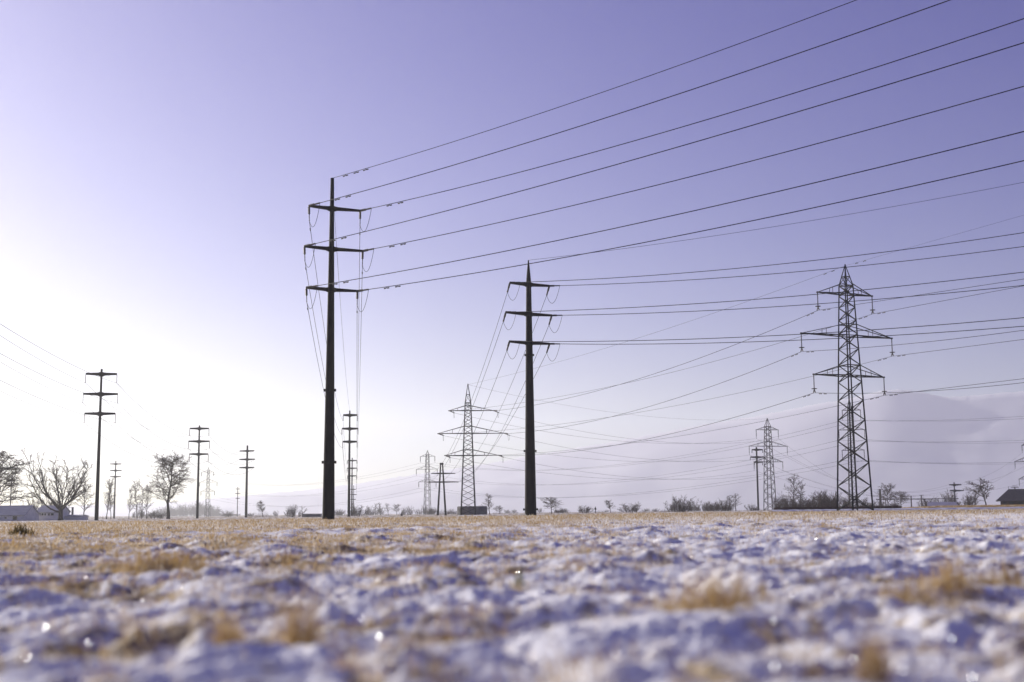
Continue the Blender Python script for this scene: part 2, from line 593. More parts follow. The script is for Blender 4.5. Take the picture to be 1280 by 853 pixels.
def ice_crystals():
    rng = np.random.RandomState(5)
    pts = [(348, 743), (367, 803), (343, 832), (568, 850), (770, 828), (1128, 832), (1214, 835), (407, 790), (474, 789), (584, 762), (262, 720), (254, 735), (647, 711), (745, 703), (808, 670), (595, 853), (968, 846), (150, 760), (690, 682), (866, 704), (940, 711), (1020, 680), (1082, 684), (968, 790), (1190, 800)]
    half = (S + (Vector((0, 0, CAM_H)) - Vector((0, 4, 0))).normalized()).normalized()
    V, Fc = [], []
    def crystal(p, nrm, s):
        nrm = nrm.normalized()
        a = nrm.orthogonal().normalized()
        b = nrm.cross(a)
        base = len(V)
        for k in range(6):
            t = math.pi / 3 * k
            V.append(p + (a * math.cos(t) + b * math.sin(t)) * s)
        for k in range(6):
            t = math.pi / 3 * k
            V.append(p + (a * math.cos(t) + b * math.sin(t)) * s * 0.7 - nrm * s * 0.5)
        Fc.append(tuple(base + k for k in range(6)))
        Fc.append(tuple(base + 6 + k for k in range(6))[::-1])
        for k in range(6):
            Fc.append((base + k, base + 6 + k, base + 6 + (k + 1) % 6, base + (k + 1) % 6))
    for px, py in pts:
        c = ground_px(px, py)
        z = float(height(np.array([c.x]), np.array([c.y]))[0]) + c.z + 0.012
        p = Vector((c.x, c.y, z))
        hv = (S + (CAMP - p).normalized()).normalized()
        crystal(p + Vector((0, 0, 0.012)), hv + Vector(rng.normal(0, 0.05, 3)), rng.uniform(0.0014, 0.0026))
    for _ in range(50):
        d = rng.uniform(2.7, 8.0)
        a = rng.uniform(-0.4, 0.4)
        x, y = d * math.sin(a), d * math.cos(a)
        p = Vector((x, y, float(height(np.array([x]), np.array([y]))[0]) + lay(x) + 0.02))
        crystal(p, (S + (CAMP - p).normalized()).normalized() + Vector(rng.normal(0, 0.09, 3)), rng.uniform(0.0008, 0.0019))
    for _ in range(1200):
        d = math.sqrt(rng.uniform(2.5 ** 2, 14 ** 2))
        a = rng.uniform(-0.5, 0.5)
        x, y = d * math.sin(a), d * math.cos(a)
        z = float(height(np.array([x]), np.array([y]))[0]) + lay(x) + 0.006
        crystal(Vector((x, y, z)), Vector((rng.normal(0, 0.5), rng.normal(0, 0.5), 1)), 0.003)
    mb = MB(); mb.v, mb.f = V, Fc
    mt, nt, b = mat_new('ice_crystal')
    b.inputs['Base Color'].default_value = (0.9, 0.92, 0.95, 1)
    b.inputs['Roughness'].default_value = 0.22
    b.inputs['Metallic'].default_value = 0.6
    o = mb.build('ice_crystals', mt)
    tag(o, kind='stuff', label='glinting ice crystals on the snow')


ice_crystals()


# ------------------------------------------------------------------ hills
def hill(name, Y, profile, seed, tree_h, mat, depth=1500):
    rng = np.random.RandomState(seed)
    xs = np.array([p[0] for p in profile], float)
    ys = np.array([p[1] for p in profile], float)
    px = np.linspace(xs[0], xs[-1], 900)
    py = np.interp(px, xs, ys)
    k = np.hanning(19)[1:-1]
    k = k / k.sum()
    py = np.convolve(np.pad(py, 8, 'edge'), k, 'valid')
    ridge = np.array([at(a, b, Y) for a, b in zip(px, py)])
    top = ridge[:, 2]
    spikes = np.abs(perlin(px * 0.9, px * 0 + seed * 3.3)) * tree_h * (0.6 + 0.8 * np.clip(fbm(px * 0.03, px * 0 + 5, 2) + 0.4, 0, 1))
    rows, V = 26, []
    for r in range(rows):
        t = r / (rows - 1)
        g = ridge[:, :2] * (1 - (1 - t) * depth / Y)
        relief = fbm(g[:, 0] / 900 + seed, g[:, 1] / 900, 4) * Y * 0.009 * math.sin(math.pi * t) ** 0.8
        z = np.maximum(0, top) * (t ** 1.25) + relief
        if r == rows - 1:
            z = z + spikes * 0.7
        V.append(np.column_stack([g, z]))
    back = np.column_stack([ridge[:, :2] * (1 + 0.02), top - 40])
    V.append(back)
    V.append(np.column_stack([ridge[:, :2] * 1.16, np.full(len(px), -6.0)]))
    V = np.array(V)
    V[0, :, 2] = -5
    nr, na = V.shape[:2]
    i = np.arange(nr - 1)[:, None] * na
    j = np.arange(na - 1)[None, :]
    f = np.stack([i + j, i + j + 1, i + na + j + 1, i + na + j], -1).reshape(-1, 4)
    o = mesh_np(name, V.reshape(-1, 3), f, mat, smooth=True)
    tag(o, kind='structure')


M_HILL = mat_noise('hazed_wooded_hillside', (0.64, 0.64, 0.68), (0.72, 0.72, 0.76), 0.002, 1.0, spec=0.0, detail=8)  # snowy woods, with distance haze put into the colour as extra paleness and blue
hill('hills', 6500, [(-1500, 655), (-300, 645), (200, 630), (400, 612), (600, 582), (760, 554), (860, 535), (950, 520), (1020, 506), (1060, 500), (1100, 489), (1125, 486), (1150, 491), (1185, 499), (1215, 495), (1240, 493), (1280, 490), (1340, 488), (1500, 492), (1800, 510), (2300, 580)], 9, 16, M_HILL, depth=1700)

# ------------------------------------------------------------------ poles
ENDS = {'L': 'sun-glare', 'R': 'blue-sky'}


def insulator(parent, p, q, r=0.10, sheds=9, n=8, slim=1.0):
    mb = MB()
    p, q = Vector(p), Vector(q)
    pts, rad = [p], [r * 0.35]
    for i in range(sheds):
        for t, s in ((0.1, 0.4), (0.35, 1.0), (0.65, 0.9), (0.9, 0.4)):
            pts.append(p.lerp(q, (i + t) / sheds)); rad.append(r * s * (1.0 if i < sheds * 0.5 else slim))
    pts.append(q); rad.append(r * 0.35)
    mb.tube(pts, rad, n)
    return mb.build('insulator', M_INS, parent, smooth=True)


def hang_curve(p, q, sag, n=14):
    return [Vector(p).lerp(q, i / n) - Vector((0, 0, sag * 4 * (i / n) * (1 - i / n))) for i in range(n + 1)]


class Tower:
    pass


def pole(label, px, Y, ytop, wb, wt, arms, yaw, hang=0.0, strain=None, top='flat', bands=(), group=None, arm_w=1.0, shaft_name='shaft', n=10, name='power_pole', wmin=0.0):
    """wb, wt: shaft width in pixels at foot and top; arms: (y, left x, right x) in pixels; hang: insulator length in pixels."""
    k = Y / F_PX
    base = ground_at(px, Y)
    tw = Tower()
    root = thing(name, base, label, 'utility pole', group)
    tw.root, tw.base, tw.Y = root, base, Y
    ztop = at(px, ytop, Y).z
    H = ztop - base.z
    rb, rt = wb * k / 2, wt * k / 2
    mb = MB()
    zs = [(-0.4, rb)] + [(H * t, rb + (rt - rb) * t) for t in (0.0, 0.2, 0.4, 0.6, 0.8)]
    if top == 'point':
        za = at(px, arms[0][0] - 4, Y).z - base.z
        ra = rb + (rt - rb) * za / H
        zs = [(-0.4, rb), (0, rb), (za * 0.33, rb + (ra - rb) * .33), (za * 0.66, rb + (ra - rb) * .66), (za, ra), (H - 0.25, ra * 0.3), (H, ra * 0.22)]
    else:
        zs += [(H, rt)]
    mb.tube([base + Vector((0, 0, z)) for z, r in zs], [r for z, r in zs], n)
    mb.build(shaft_name, M_POLE, root, smooth=True)
    rad = lambda z: rb + (rt - rb) * max(0.0, min(1.0, (z - base.z) / H))
    for yb in bands:
        z = at(px, yb, Y).z
        r = rad(z)
        c = MB().tube([(base.x, base.y, z - 0.10), (base.x, base.y, z + 0.10)], r * 1.10, n)
        for a in (0, math.pi / 2, math.pi, 3 * math.pi / 2):
            c.box((base.x + math.cos(a) * r * 1.18, base.y + math.sin(a) * r * 1.18, z), (0.16, 0.16, 0.26), a)
        c.build('flange_ring', M_POLE, root)
    ax = Vector((math.cos(yaw), math.sin(yaw), 0))
    tw.ax = ax
    tw.tip, tw.att = [], []
    for (ya, xl, xr) in arms:
        z = at(px, ya, Y).z
        c = Vector((base.x, base.y, z))
        row, att = {}, {}
        seen = math.cos(yaw + math.atan2(base.x, base.y))
        half = (xr - xl) / 2 * k / seen
        mid = ((xl + xr) / 2 - at_px(c)) * k / seen
        mb = MB()
        hr = min(3.2 * k + 0.10, 0.7) * arm_w
        ht = min(1.7 * k + 0.06, 0.4) * arm_w
        for s, key in ((-1, 'L'), (1, 'R')):
            tipp = c + ax * (s * half + mid) + Vector((0, 0, 0.05))
            knee = c.lerp(tipp, 0.2)
            mb.taper(c + Vector((0, 0, -0.04)), knee, (hr * 0.9, hr * 1.75), (hr * 0.75, hr * 1.0)).taper(knee, tipp, (hr * 0.72, hr * 0.98), (ht * 0.9, ht * 1.1))
            row[key] = tipp
        hub = MB().tube([c - Vector((0, 0, hr * 0.62)), c + Vector((0, 0, hr * 0.62))], rad(z) * 1.12 + 0.02, n)
        arm = mb.build('crossarm', M_POLE, root)
        hub.build('clamp_collar', M_POLE, arm)
        for key in 'LR':
            if hang:
                q = row[key] - Vector((0, 0, hang * k))
                insulator(arm, row[key] - Vector((0, 0, ht * 0.5)), q, r=max(0.10, 0.62 * k), sheds=8 if Y < 450 else 4, n=6)
                att[key] = q
            else:
                att[key] = row[key]
        tw.tip.append(row); tw.att.append(att)
        if strain is not None:
            tw.arms = getattr(tw, 'arms', []) + [arm]
    tw.top = base + Vector((0, 0, H))
    return tw


def at_px(p):
    return project(p)[0]


GROUP_TALL = None
A = pole('tallest tapered dark steel pole with three crossarms, cables running up to the upper corner', 410.5, 122, 223, 15.4, 4.6,
         [(261, 386, 451), (311.5, 380.5, 454), (362.5, 383, 447)], math.radians(25), strain=True, bands=(488, 578))
A.short = 'tallest pole'
B = pole('second tapered steel pole with pointed tip and three crossarms, sunlit edge near its foot', 663.3, 153, 325.5, 14.6, 5.6,
         [(356, 637, 687), (393, 632, 690), (429, 636.5, 687)], math.radians(27), strain=True, top='point', bands=(444, 564, 637))
B.short = 'pointed pole'
L1 = pole('slim pole beside the big spreading tree, tallest of the row in the glare', 120.5, 257, 461.5, 5.2, 2.6,
          [(468, 108, 145.5), (493, 105, 146.5), (517.5, 106.5, 143.5)], math.radians(8), hang=11.5)
L2 = pole('slim pole with hanging insulators beside the round crowned tree, middle one of its row', 246.5, 413, 532, 3.4, 1.9,
          [(536, 237.5, 261), (552, 236, 261.8), (568, 237, 260)], math.radians(6), hang=9)
L3 = pole('slim pole with short angled crossarms at the end of the row, beside the lone sapling', 307.5, 524, 557, 3.4, 2.2,
          [(564, 300, 317.5), (574.5, 299.5, 318.5), (584.8, 299.5, 317.5)], math.radians(-12), hang=0)
L4 = pole('thin grey three armed pole among the slender birches', 142.5, 659, 576, 2.4, 1.4,
          [(580.3, 138, 151.5), (588.5, 137.8, 151.8), (596.2, 138, 151)], math.radians(8), hang=0)
L5 = pole('tiny hazy pole standing just before the last pole of the glare row', 296.5, 1190, 609, 1.2, 0.9,
          [(611.5, 294.5, 300), (617, 294, 300.5), (623.3, 294.5, 300)], math.radians(8), hang=0, n=6)
L6 = pole('thin pole half hidden by the tree cut by the frame edge', 12.2, 620, 596, 1.7, 1.2,
          [(600, 8, 16.5), (607, 7.5, 17)], math.radians(20), hang=0, n=6)
I1 = pole('slim pole with hanging insulators seen close beside the tallest pole', 436, 358, 513.5, 3.6, 1.7,
          [(519.3, 429, 446.8), (536.2, 427.5, 447.5), (552.5, 428.5, 446.3)], math.radians(4), hang=7.5)
I2 = pole('thinner pole half hidden behind the slim pole next to the tallest pole', 439.6, 640, 572.5, 2.2, 1.2,
          [(576, 434.5, 446), (585.6, 434, 446.3), (595.2, 434.5, 445.8)], math.radians(4), hang=4, n=8)
I3 = pole('smallest hazy pole in the line behind the tallest pole', 441.8, 1050, 607, 1.4, 0.8,
          [(612, 438, 444.8), (618.5, 438, 445.8), (624.5, 438, 444.6)], math.radians(4), hang=0, n=6)
FP = pole('slim dark pole with short insulators standing in front of the small lattice pylon', 948, 500, 559, 2.4, 1.9,
          [(562.5, 940, 953.2), (571.7, 938, 955), (578, 943, 953)], math.radians(5), hang=4)
RP = pole('small wooden pole with two crossarms rising behind the frosted shed', 1194.2, 560, 603, 1.9, 1.3,
          [(606.3, 1187, 1201), (613.5, 1188, 1204)], math.radians(10), hang=0, n=6)


# ------------------------------------------------------------------ lattice pylons
def lattice(label, px, Y, ytop, half, arms, yaw, peak=0.12, hang=0.0, strain=False, thick=1.0, panels=11, name='lattice_pylon', group=None, waist=0.42, pxtop=None, double=False):
    """half: half diagonal at the foot in pixels; arms: (y, left x, right x, tie rise in pixels)."""
    k = Y / F_PX
    base = ground_at(px, Y)
    tw = Tower()
    root = thing(name, base, label, 'pylon', group)
    tw.root, tw.base, tw.Y = root, base, Y
    ztop = at(px if pxtop is None else pxtop, ytop, Y).z
    H = ztop - base.z
    h0 = half * k
    zc = at(px, arms[0][0], Y).z - base.z + 0.3 * (H - (at(px, arms[0][0], Y).z - base.z))
    ax = Vector((math.cos(yaw), math.sin(yaw), 0))

    def corner(i, z):
        hd = h0 * (1 - (1 - waist) * z / zc)
        a = yaw - math.pi / 4 + i * math.pi / 2
        return base + Vector((math.cos(a) * hd, math.sin(a) * hd, z))
    lw, bw = 0.23 * thick, 0.118 * thick
    for i in range(4):
        MB().taper(corner(i, -0.3), corner(i, zc), (lw, lw), (lw * 0.75, lw * 0.75)).build('leg', M_LAT, root)
    # panel levels: their height follows the width
    lev, z = [0.0], 0.0
    step = []
    q = 0.0
    for i in range(panels):
        step.append(1.0 * (1 - (1 - waist) * (i / panels)))
    tot = sum(step)
    for s in step:
        z += s / tot * zc
        lev.append(z)
    for i in range(4):
        mb = MB()
        j = (i + 1) % 4
        oi, oj = (i % 2 == 0), (j % 2 == 0)
        for t in range(panels):
            zm = (lev[t] + lev[t + 1]) / 2
            e, o = (i, j) if oi else (j, i)
            mb.bar(corner(e, lev[t]), corner(o, zm), bw)
            mb.bar(corner(o, zm), corner(e, lev[t + 1]), bw)
        for (ya, xl, xr, rise) in arms:
            for zz in (at(px, ya, Y).z - base.z, at(px, ya - rise, Y).z - base.z):
                if zz < zc:
                    mb.bar(corner(i, zz), corner(j, zz), bw)
        mb.build('face_lattice', M_LAT, root)
    pk = MB()
    apex = base + Vector((0, 0, H))
    for i in range(4):
        pk.taper(corner(i, zc), apex + (corner(i, zc) - base - Vector((0, 0, zc))) * 0.06, (lw * .7, lw * .7), (bw, bw))
        pk.bar(corner(i, zc), corner((i + 1) % 4, zc), bw)
        if H - zc > 3:
            zm = zc + (H - zc) * 0.45
            c0 = corner(i, zc).lerp(apex, 0.45)
            c1 = corner((i + 1) % 4, zc).lerp(apex, 0.45)
            pk.bar(c0, c1, bw * .8)
            pk.bar(corner(i, zc), c1, bw * .7)
    pk.tube([apex - Vector((0, 0, 0.4)), apex + Vector((0, 0, 0.25))], 0.10 * thick, 6)
    pk.build('peak', M_LAT, root)
    tw.tip, tw.att, tw.armobj = [], [], []
    for (ya, xl, xr, rise) in arms:
        za = at(px, ya, Y).z - base.z
        zu = min(at(px, ya - rise, Y).z - base.z, H * 0.97)
        cx = at_px(base + Vector((0, 0, za)))
        row, att, ao = {}, {}, {}
        for s, key in ((-1, 'L'), (1, 'R')):
            reach = abs((xl if s < 0 else xr) - cx) * k / math.cos(yaw + math.atan2(base.x, base.y))
            tipp = base + Vector((0, 0, za)) + ax * (s * reach)
            legs = (0, 1) if s > 0 else (2, 3)
            mb = MB()
            nodes = []
            for li in legs:
                a = corner(li, min(za, zc))
                mb.bar(a, tipp, bw * 1.35)
                nodes.append(a)
                up_ = corner(li, zu) if zu <= zc else corner(li, zc).lerp(apex, (zu - zc) / (H - zc))
                mb.bar(up_, tipp, bw * 0.9)
                mid_u, mid_a = up_.lerp(tipp, 0.45), a.lerp(tipp, 0.45)
                mb.bar(mid_u, mid_a, bw * 0.6)
            for t0, t1 in ((0.15, 0.35), (0.35, 0.55), (0.55, 0.75)):
                mb.bar(nodes[0].lerp(tipp, t0), nodes[1].lerp(tipp, t1), bw * .6)
                mb.bar(nodes[1].lerp(tipp, t0), nodes[0].lerp(tipp, t1), bw * .6)
            mb.box(tipp, (bw * 2.2, bw * 2.2, bw * 1.8), yaw)
            arm = mb.build('crossarm', M_LAT, root)
            row[key] = tipp
            ao[key] = arm
            if hang:
                q = tipp - Vector((0, 0, hang * k))
                r_ = max(0.11, 0.55 * k)
                insulator(arm, tipp - Vector((0, 0, bw)), q + Vector((0, 0, 0.22 * hang * k)), r=r_, sheds=12 if Y < 300 else 5, n=6)
                if Y < 300:
                    cl = MB()
                    hz = q + Vector((0, 0, 0.22 * hang * k))
                    ring = [hz + Vector((math.cos(a) * 0.42, math.sin(a) * 0.42, 0)) for a in np.linspace(0, 2 * math.pi, 13)]
                    cl.tube(ring, 0.05, 6, cap=False)
                    cl.bar(hz + Vector((0, 0, 0.08)), q + Vector((0, 0, 0.1)), 0.10)
                    d_ = Vector((-ax.y, ax.x, 0))
                    cl.bar(hz, q + d_ * 0.34, 0.08)
                    cl.bar(hz, q - d_ * 0.34, 0.08)
                    cl.bar(hz - ax * 0.42, hz + ax * 0.42, 0.07)
                    cl.build('suspension_clamp', M_INS, arm)
                else:
                    MB().bar(q + Vector((0, 0, 0.22 * hang * k)), q, bw * 0.8).build('suspension_clamp', M_INS, arm)
                att[key] = q
            else:
                att[key] = tipp
        tw.tip.append(row); tw.att.append(att); tw.armobj.append(ao)
    tw.top = apex
    tw.ax = ax
    return tw


D = lattice('big lattice pylon with three crossarms and hanging insulators, tallest of the lattice pylons', 1069, 212, 332.5, 21.5,
            [(368, 1023, 1089.5, 13), (420, 1004, 1114, 14), (470, 1019, 1104, 13)], math.radians(23.5), hang=23, thick=1.05, panels=13, waist=0.40, pxtop=1055.5)
C = lattice('lattice pylon with sharp peak and wide crossarms in front of the concrete tank', 585.3, 342, 481, 12.5,
            [(513.5, 561, 617, 6), (542, 547.5, 630.5, 9), (569.5, 556, 623, 7)], math.radians(3), thick=1.05, panels=12, waist=0.40)
E = lattice('small lattice pylon with hanging insulators behind the slim dark pole', 962.8, 480, 523.5, 8.2,
            [(537.5, 945.5, 972.5, 4), (558, 937, 983.5, 6), (577.5, 943, 978, 5)], math.radians(15), hang=11, thick=1.05, panels=11, waist=0.5)
G = lattice('pale hazy lattice pylon with hanging insulators behind the A-shaped pole', 534.2, 688, 563.5, 5.2,
            [(570.8, 525.5, 543.5, 3), (586.8, 520.5, 546.5, 4), (602.5, 523.5, 545, 3)], math.radians(-15), hang=8, thick=0.95, panels=10, waist=0.45)
MT = lattice('slender lattice pylon seen through the legs of the big lattice pylon', 1067, 418, 499, 7.0,
             [(513, 1053, 1075, 4), (537.5, 1049, 1080, 5), (563, 1053, 1079.5, 4)], math.radians(-12), hang=12.5, thick=1.0, panels=11, waist=0.45)
PT = lattice('faintest lattice pylon, nearly lost in the haze above the far wood', 259.2, 1060, 584.5, 3.6,
             [(590.5, 252, 267, 2.5), (603, 250, 271, 3.5), (614.5, 251.5, 268, 3)], math.radians(-10), hang=6, thick=1.05, panels=9, waist=0.45)
OT = lattice('lattice pylon cut by the frame edge above the dark roofed house', 1291, 560, 543, 8.0,
             [(557, 1278, 1306, 4), (577, 1270, 1316, 6), (599, 1275, 1311, 5)], math.radians(10), hang=9, thick=1.2, panels=10, waist=0.5)


# ------------------------------------------------------------------ the A-shaped pole
def a_pole():
    px, Y = 552.0, 364.0
    k = Y / F_PX
    b = ground_at(px, Y)
    root = thing('power_pole', b, 'A-shaped double pole with two crossarms between the hazy pylon and the peaked pylon', 'utility pole')
    zt = at(px, 580, Y).z
    for s, x0 in ((-1, 547.2), (1, 557.2)):
        f = ground_at(x0, Y)
        MB().tube([f - Vector((0, 0, .3)), Vector((b.x + s * 0.26, Y, zt))], [0.30, 0.20], 8).build('leg', M_POLE, root, smooth=True)
    MB().box((b.x, Y, zt), (1.05, 0.5, 0.55)).build('cap_block', M_POLE, root)
    t = Tower(); t.tip = []; t.top = Vector((b.x, Y, zt))
    for y, xl, xr in ((592, 539, 569), (602.8, 533.5, 573)):
        z = at(px, y, Y).z
        l, r = at(xl, y, Y), at(xr, y, Y)
        c = Vector((b.x, Y, z))
        mb = MB().taper(c, Vector((l.x, Y - .3, z)), (.3, .42), (.2, .22)).taper(c, Vector((r.x, Y + .3, z)), (.3, .42), (.2, .22))
        mb.build('crossarm', M_POLE, root)
        t.tip.append({'L': Vector((l.x, Y - .3, z)), 'R': Vector((r.x, Y + .3, z)), 'M': Vector((b.x + (r.x - b.x) * .45, Y, z)), 'N': Vector((b.x - (b.x - l.x) * .5, Y, z))})
    return t


HP = a_pole()

# ------------------------------------------------------------------ cables
WIRES = []


def cable(pts, r, label, group, p_damp=None, name='power_cable'):
    mb = MB().tube(pts, r, 5)
    c = Vector(pts[0])
    o = mb.build(name, M_WIRE, None, smooth=True, loc=c)
    tag(o, label, 'cable', group)
    WIRES.append(o)
    if p_damp:
        d_ = Vector(pts[1]) - Vector(pts[0])
        acc, want = 0.0, list(p_damp)
        for a, b in zip(pts[:-1], pts[1:]):
            a, b = Vector(a), Vector(b)
            seg = (b - a).length
            while want and want[0] <= acc + seg:
                c0 = a.lerp(b, (want[0] - acc) / seg)
                u = (b - a).normalized()
                dm = MB()
                lo = c0 - Vector((0, 0, 0.13))
                dm.tube([lo - u * 0.34, lo - u * 0.12], 0.065, 6).tube([lo + u * 0.12, lo + u * 0.34], 0.065, 6)
                dm.tube([lo - u * 0.3, lo + u * 0.3], 0.025, 5).bar(lo, c0 + Vector((0, 0, .03)), 0.05)
                dm.build('damper', M_INS, o)
                want.pop(0)
            acc += seg
    return o


def fit(P0, dirxy, pix, smax, n=48, s0=0.0):
    """A hanging curve in the vertical plane through P0 along dirxy whose image passes the given pixels."""
    d = Vector((dirxy[0], dirxy[1], 0)).normalized()
    ss, zz = [], []
    for (px, py) in pix:
        r = ray(px, py)
        den = d.x * r.y - d.y * r.x
        s = -(P0.x * r.y - P0.y * r.x) / den
        q = P0 + d * s
        t = q.y / r.y
        ss.append(s); zz.append(CAM_H + r.z * t)
    if len(ss) == 1:
        a, b = (zz[0] - P0.z) / ss[0], 0.0
    else:
        m_ = np.array([[s, s * s] for s in ss])
        sol, *_ = np.linalg.lstsq(m_, np.array(zz) - P0.z, rcond=None)
        a, b = sol
    b = max(b, 0.0)
    out = []
    for i in range(n + 1):
        s = s0 + (smax - s0) * (i / n)
        q = P0 + d * s
        out.append(Vector((q.x, q.y, P0.z + a * s + b * s * s)))
    return out, a, b


LEVEL = ('top', 'middle', 'lowest')


def strain_set(tw, name, key, lvl, toward, length, side):
    """A strain insulator at an arm tip pulled towards a point; returns where its cable starts."""
    arm = tw.arms[lvl]
    p = tw.tip[lvl][key]
    q = p + (Vector(toward) - p).normalized() * length
    insulator(arm, p, q, r=0.13, sheds=10, slim=0.7)
    return q


# -- tallest pole, onward over the camera
dirA = (0.72, -0.69)
pixA = {(0, 'L'): [(640, 184.5), (1188, 0)], (0, 'R'): [(640, 218), (1280, 23.5)], (1, 'L'): [(640, 242), (1280, 53.5)],
        (1, 'R'): [(640, 274.7), (1280, 108)], (2, 'L'): [(640, 312.5), (1280, 164.5)], (2, 'R'): [(640, 333.7), (1280, 201)]}
RW = 0.036
A.out = {}
for (lv, key), pix in pixA.items():
    tip = A.tip[lv][key]
    pts, a, b = fit(tip, dirA, pix, 175)
    q = strain_set(A, 'tallest pole', key, lv, pts[3], 1.7, 'R')
    pts, a, b = fit(q, dirA, pix, 172)
    A.out[(lv, key)] = q
    cable(pts, RW, f'black cable rising overhead from the {ENDS[key]} end of the tallest pole\'s {LEVEL[lv]} crossarm', 'cables of the tallest pole', (2.6, 4.2))
pts, a, b = fit(A.top, dirA, [(640, 153.7), (1071, 0)], 170)
cable(pts, RW * 0.8, 'topmost thin cable rising from the tip of the tallest pole to the upper frame edge', 'cables of the tallest pole', (2.0, 3.6, 5.0))
# -- tallest pole back to the slim pole beside it
for lv in range(3):
    for key in 'LR':
        tip, end = A.tip[lv][key], I1.att[lv][key]
        curve = hang_curve(tip - Vector((0, 0, .25)), end, 4.0, 40)
        q = strain_set(A, 'tallest pole', key, lv, curve[2], 2.0, 'L') if False else None
        u = (curve[2] - curve[0]).normalized()
        q = curve[0] + (u + Vector((0, 0, -0.55))).normalized() * 1.7
        insulator(A.arms[lv], tip - Vector((0, 0, 0.1)), q, r=0.125, sheds=10, slim=0.45)
        cable(hang_curve(q, end, 3.6, 40), 0.026, f'thin cable dropping to the slim pole from the tallest pole\'s {LEVEL[lv]} crossarm, {ENDS[key]} end', 'cables of the tallest pole', (2.4,))
        jl = MB().tube(hang_curve(A.out[(lv, key)], q, 1.3, 12), 0.022, 5)
        jl.build('jumper_cable', M_WIRE, A.arms[lv], smooth=True)
cable(hang_curve(A.top, I1.top, 3, 40), 0.02, 'thin cable joining the tips of the tallest pole and the slim pole behind', 'cables of the tallest pole')
for a_, b_, nm in ((I1, I2, 'slim pole to half hidden pole'), (I2, I3, 'half hidden pole to smallest pole')):
    for lv in range(3):
        for key in 'LR':
            cable(hang_curve(a_.att[lv][key], b_.att[lv][key], 4, 24), 0.03, f'faint cable at the {ENDS[key]} ends of the {LEVEL[lv]} crossarms, {nm}', 'faint cables between slim poles')

# -- pointed pole, to the frame edge
dirB = (0.84, -0.54)
pixB = {(0, 'L'): [(1080, 318.5), (1280, 291)], (0, 'R'): [(1080, 332), (1280, 308.3)], (1, 'L'): [(1080, 362.5), (1280, 340.3)],
        (1, 'R'): [(1080, 375.7), (1280, 356.9)], (2, 'L'): [(1099, 411.9), (1280, 397.3)], (2, 'R'): [(1110, 419.8), (1280, 408)]}
B.out = {}
for (lv, key), pix in pixB.items():
    tip = B.tip[lv][key]
    pts, a, b = fit(tip, dirB, pix, 150)
    q = strain_set(B, 'pointed pole', key, lv, pts[2], 1.5, 'R')
    pts, a, b = fit(q, dirB, pix, 150)
    B.out[(lv, key)] = q
    cable(pts, 0.036, f'dark cable past the big pylon from the pointed pole\'s {LEVEL[lv]} crossarm, {ENDS[key]} end', 'cables of the pointed pole')
pts, a, b = fit(B.top, dirB, [(880, 297), (1280, 228)], 150)
cable(pts, 0.020, 'hair thin cable from the tip of the pointed pole rising above the big lattice pylon', 'cables of the pointed pole')
ends = {(0, 'L'): HP.tip[0]['L'], (0, 'R'): HP.tip[0]['R'], (1, 'L'): HP.tip[1]['L'], (1, 'R'): HP.tip[1]['R'], (2, 'L'): HP.tip[1]['N'], (2, 'R'): HP.tip[1]['M']}
for (lv, key), end in ends.items():
    tip = B.tip[lv][key]
    curve = hang_curve(tip - Vector((0, 0, .2)), end, 5.0, 40)
    u = (curve[2] - curve[0]).normalized()
    q = curve[0] + (u + Vector((-.12, 0, -0.42))).normalized() * 1.5
    insulator(B.arms[lv], tip - Vector((0, 0, 0.08)), q, r=0.13, sheds=10, slim=0.8)
    cable(hang_curve(q, end, 4.6, 40), 0.026, f'thin cable slanting to the A-shaped pole from the pointed pole\'s {LEVEL[lv]} crossarm, {ENDS[key]} end', 'cables of the pointed pole')
    MB().tube(hang_curve(B.out[(lv, key)], q, 1.5, 12), 0.022, 5).build('jumper_cable', M_WIRE, B.arms[lv], smooth=True)

# -- big pylon to the frame edge
dD = Vector((math.cos(math.radians(23.5) - math.pi / 2), math.sin(math.radians(23.5) - math.pi / 2), 0))
pixD = {(0, 'L'): [(1280, 349)], (0, 'R'): [(1280, 357.5)], (1, 'L'): [(1180, 425.3), (1280, 413)], (1, 'R'): [(1280, 424.4)], (2, 'L'): [(1160, 489), (1280, 478.5)], (2, 'R'): [(1280, 473.5)]}
for (lv, key), pix in pixD.items():
    pts, a, b = fit(D.att[lv][key], dD, pix, 120)
    cable(pts, 0.034, f'cable to the frame edge from the big pylon\'s {LEVEL[lv]} crossarm, {ENDS[key]} end', 'cables of the big lattice pylon', (1.6, 2.8))
pts, a, b = fit(D.top, dD, [(1164, 304), (1280, 277)], 120)
cable(pts, 0.012, 'hair thin cable from the peak of the big lattice pylon up to the frame edge', 'cables of the big lattice pylon', (3.0, 5.0))
for lv in range(3):
    for key in 'LR':
        end = C.tip[lv]['R' if key == 'L' else 'L']
        d_ = (D.att[lv][key] - end).normalized()
        q = end + (d_ - Vector((0, 0, .12))).normalized() * 2.6
        insulator(C.armobj[lv]['R' if key == 'L' else 'L'], end, q, r=0.16, sheds=7, n=6)
        cable(hang_curve(D.att[lv][key], q, 2.6, 40), 0.040 if key == 'L' else 0.028, f'cable slanting to the peaked pylon from the big pylon\'s {LEVEL[lv]} crossarm, {ENDS[key]} end', 'cables of the big lattice pylon', (1.6, 2.8))
cable(hang_curve(D.top, C.top, 1.5, 40), 0.02, 'hair thin cable joining the big pylon\'s peak to the peaked pylon\'s tip', 'cables of the big lattice pylon', (3.0, 5.0))
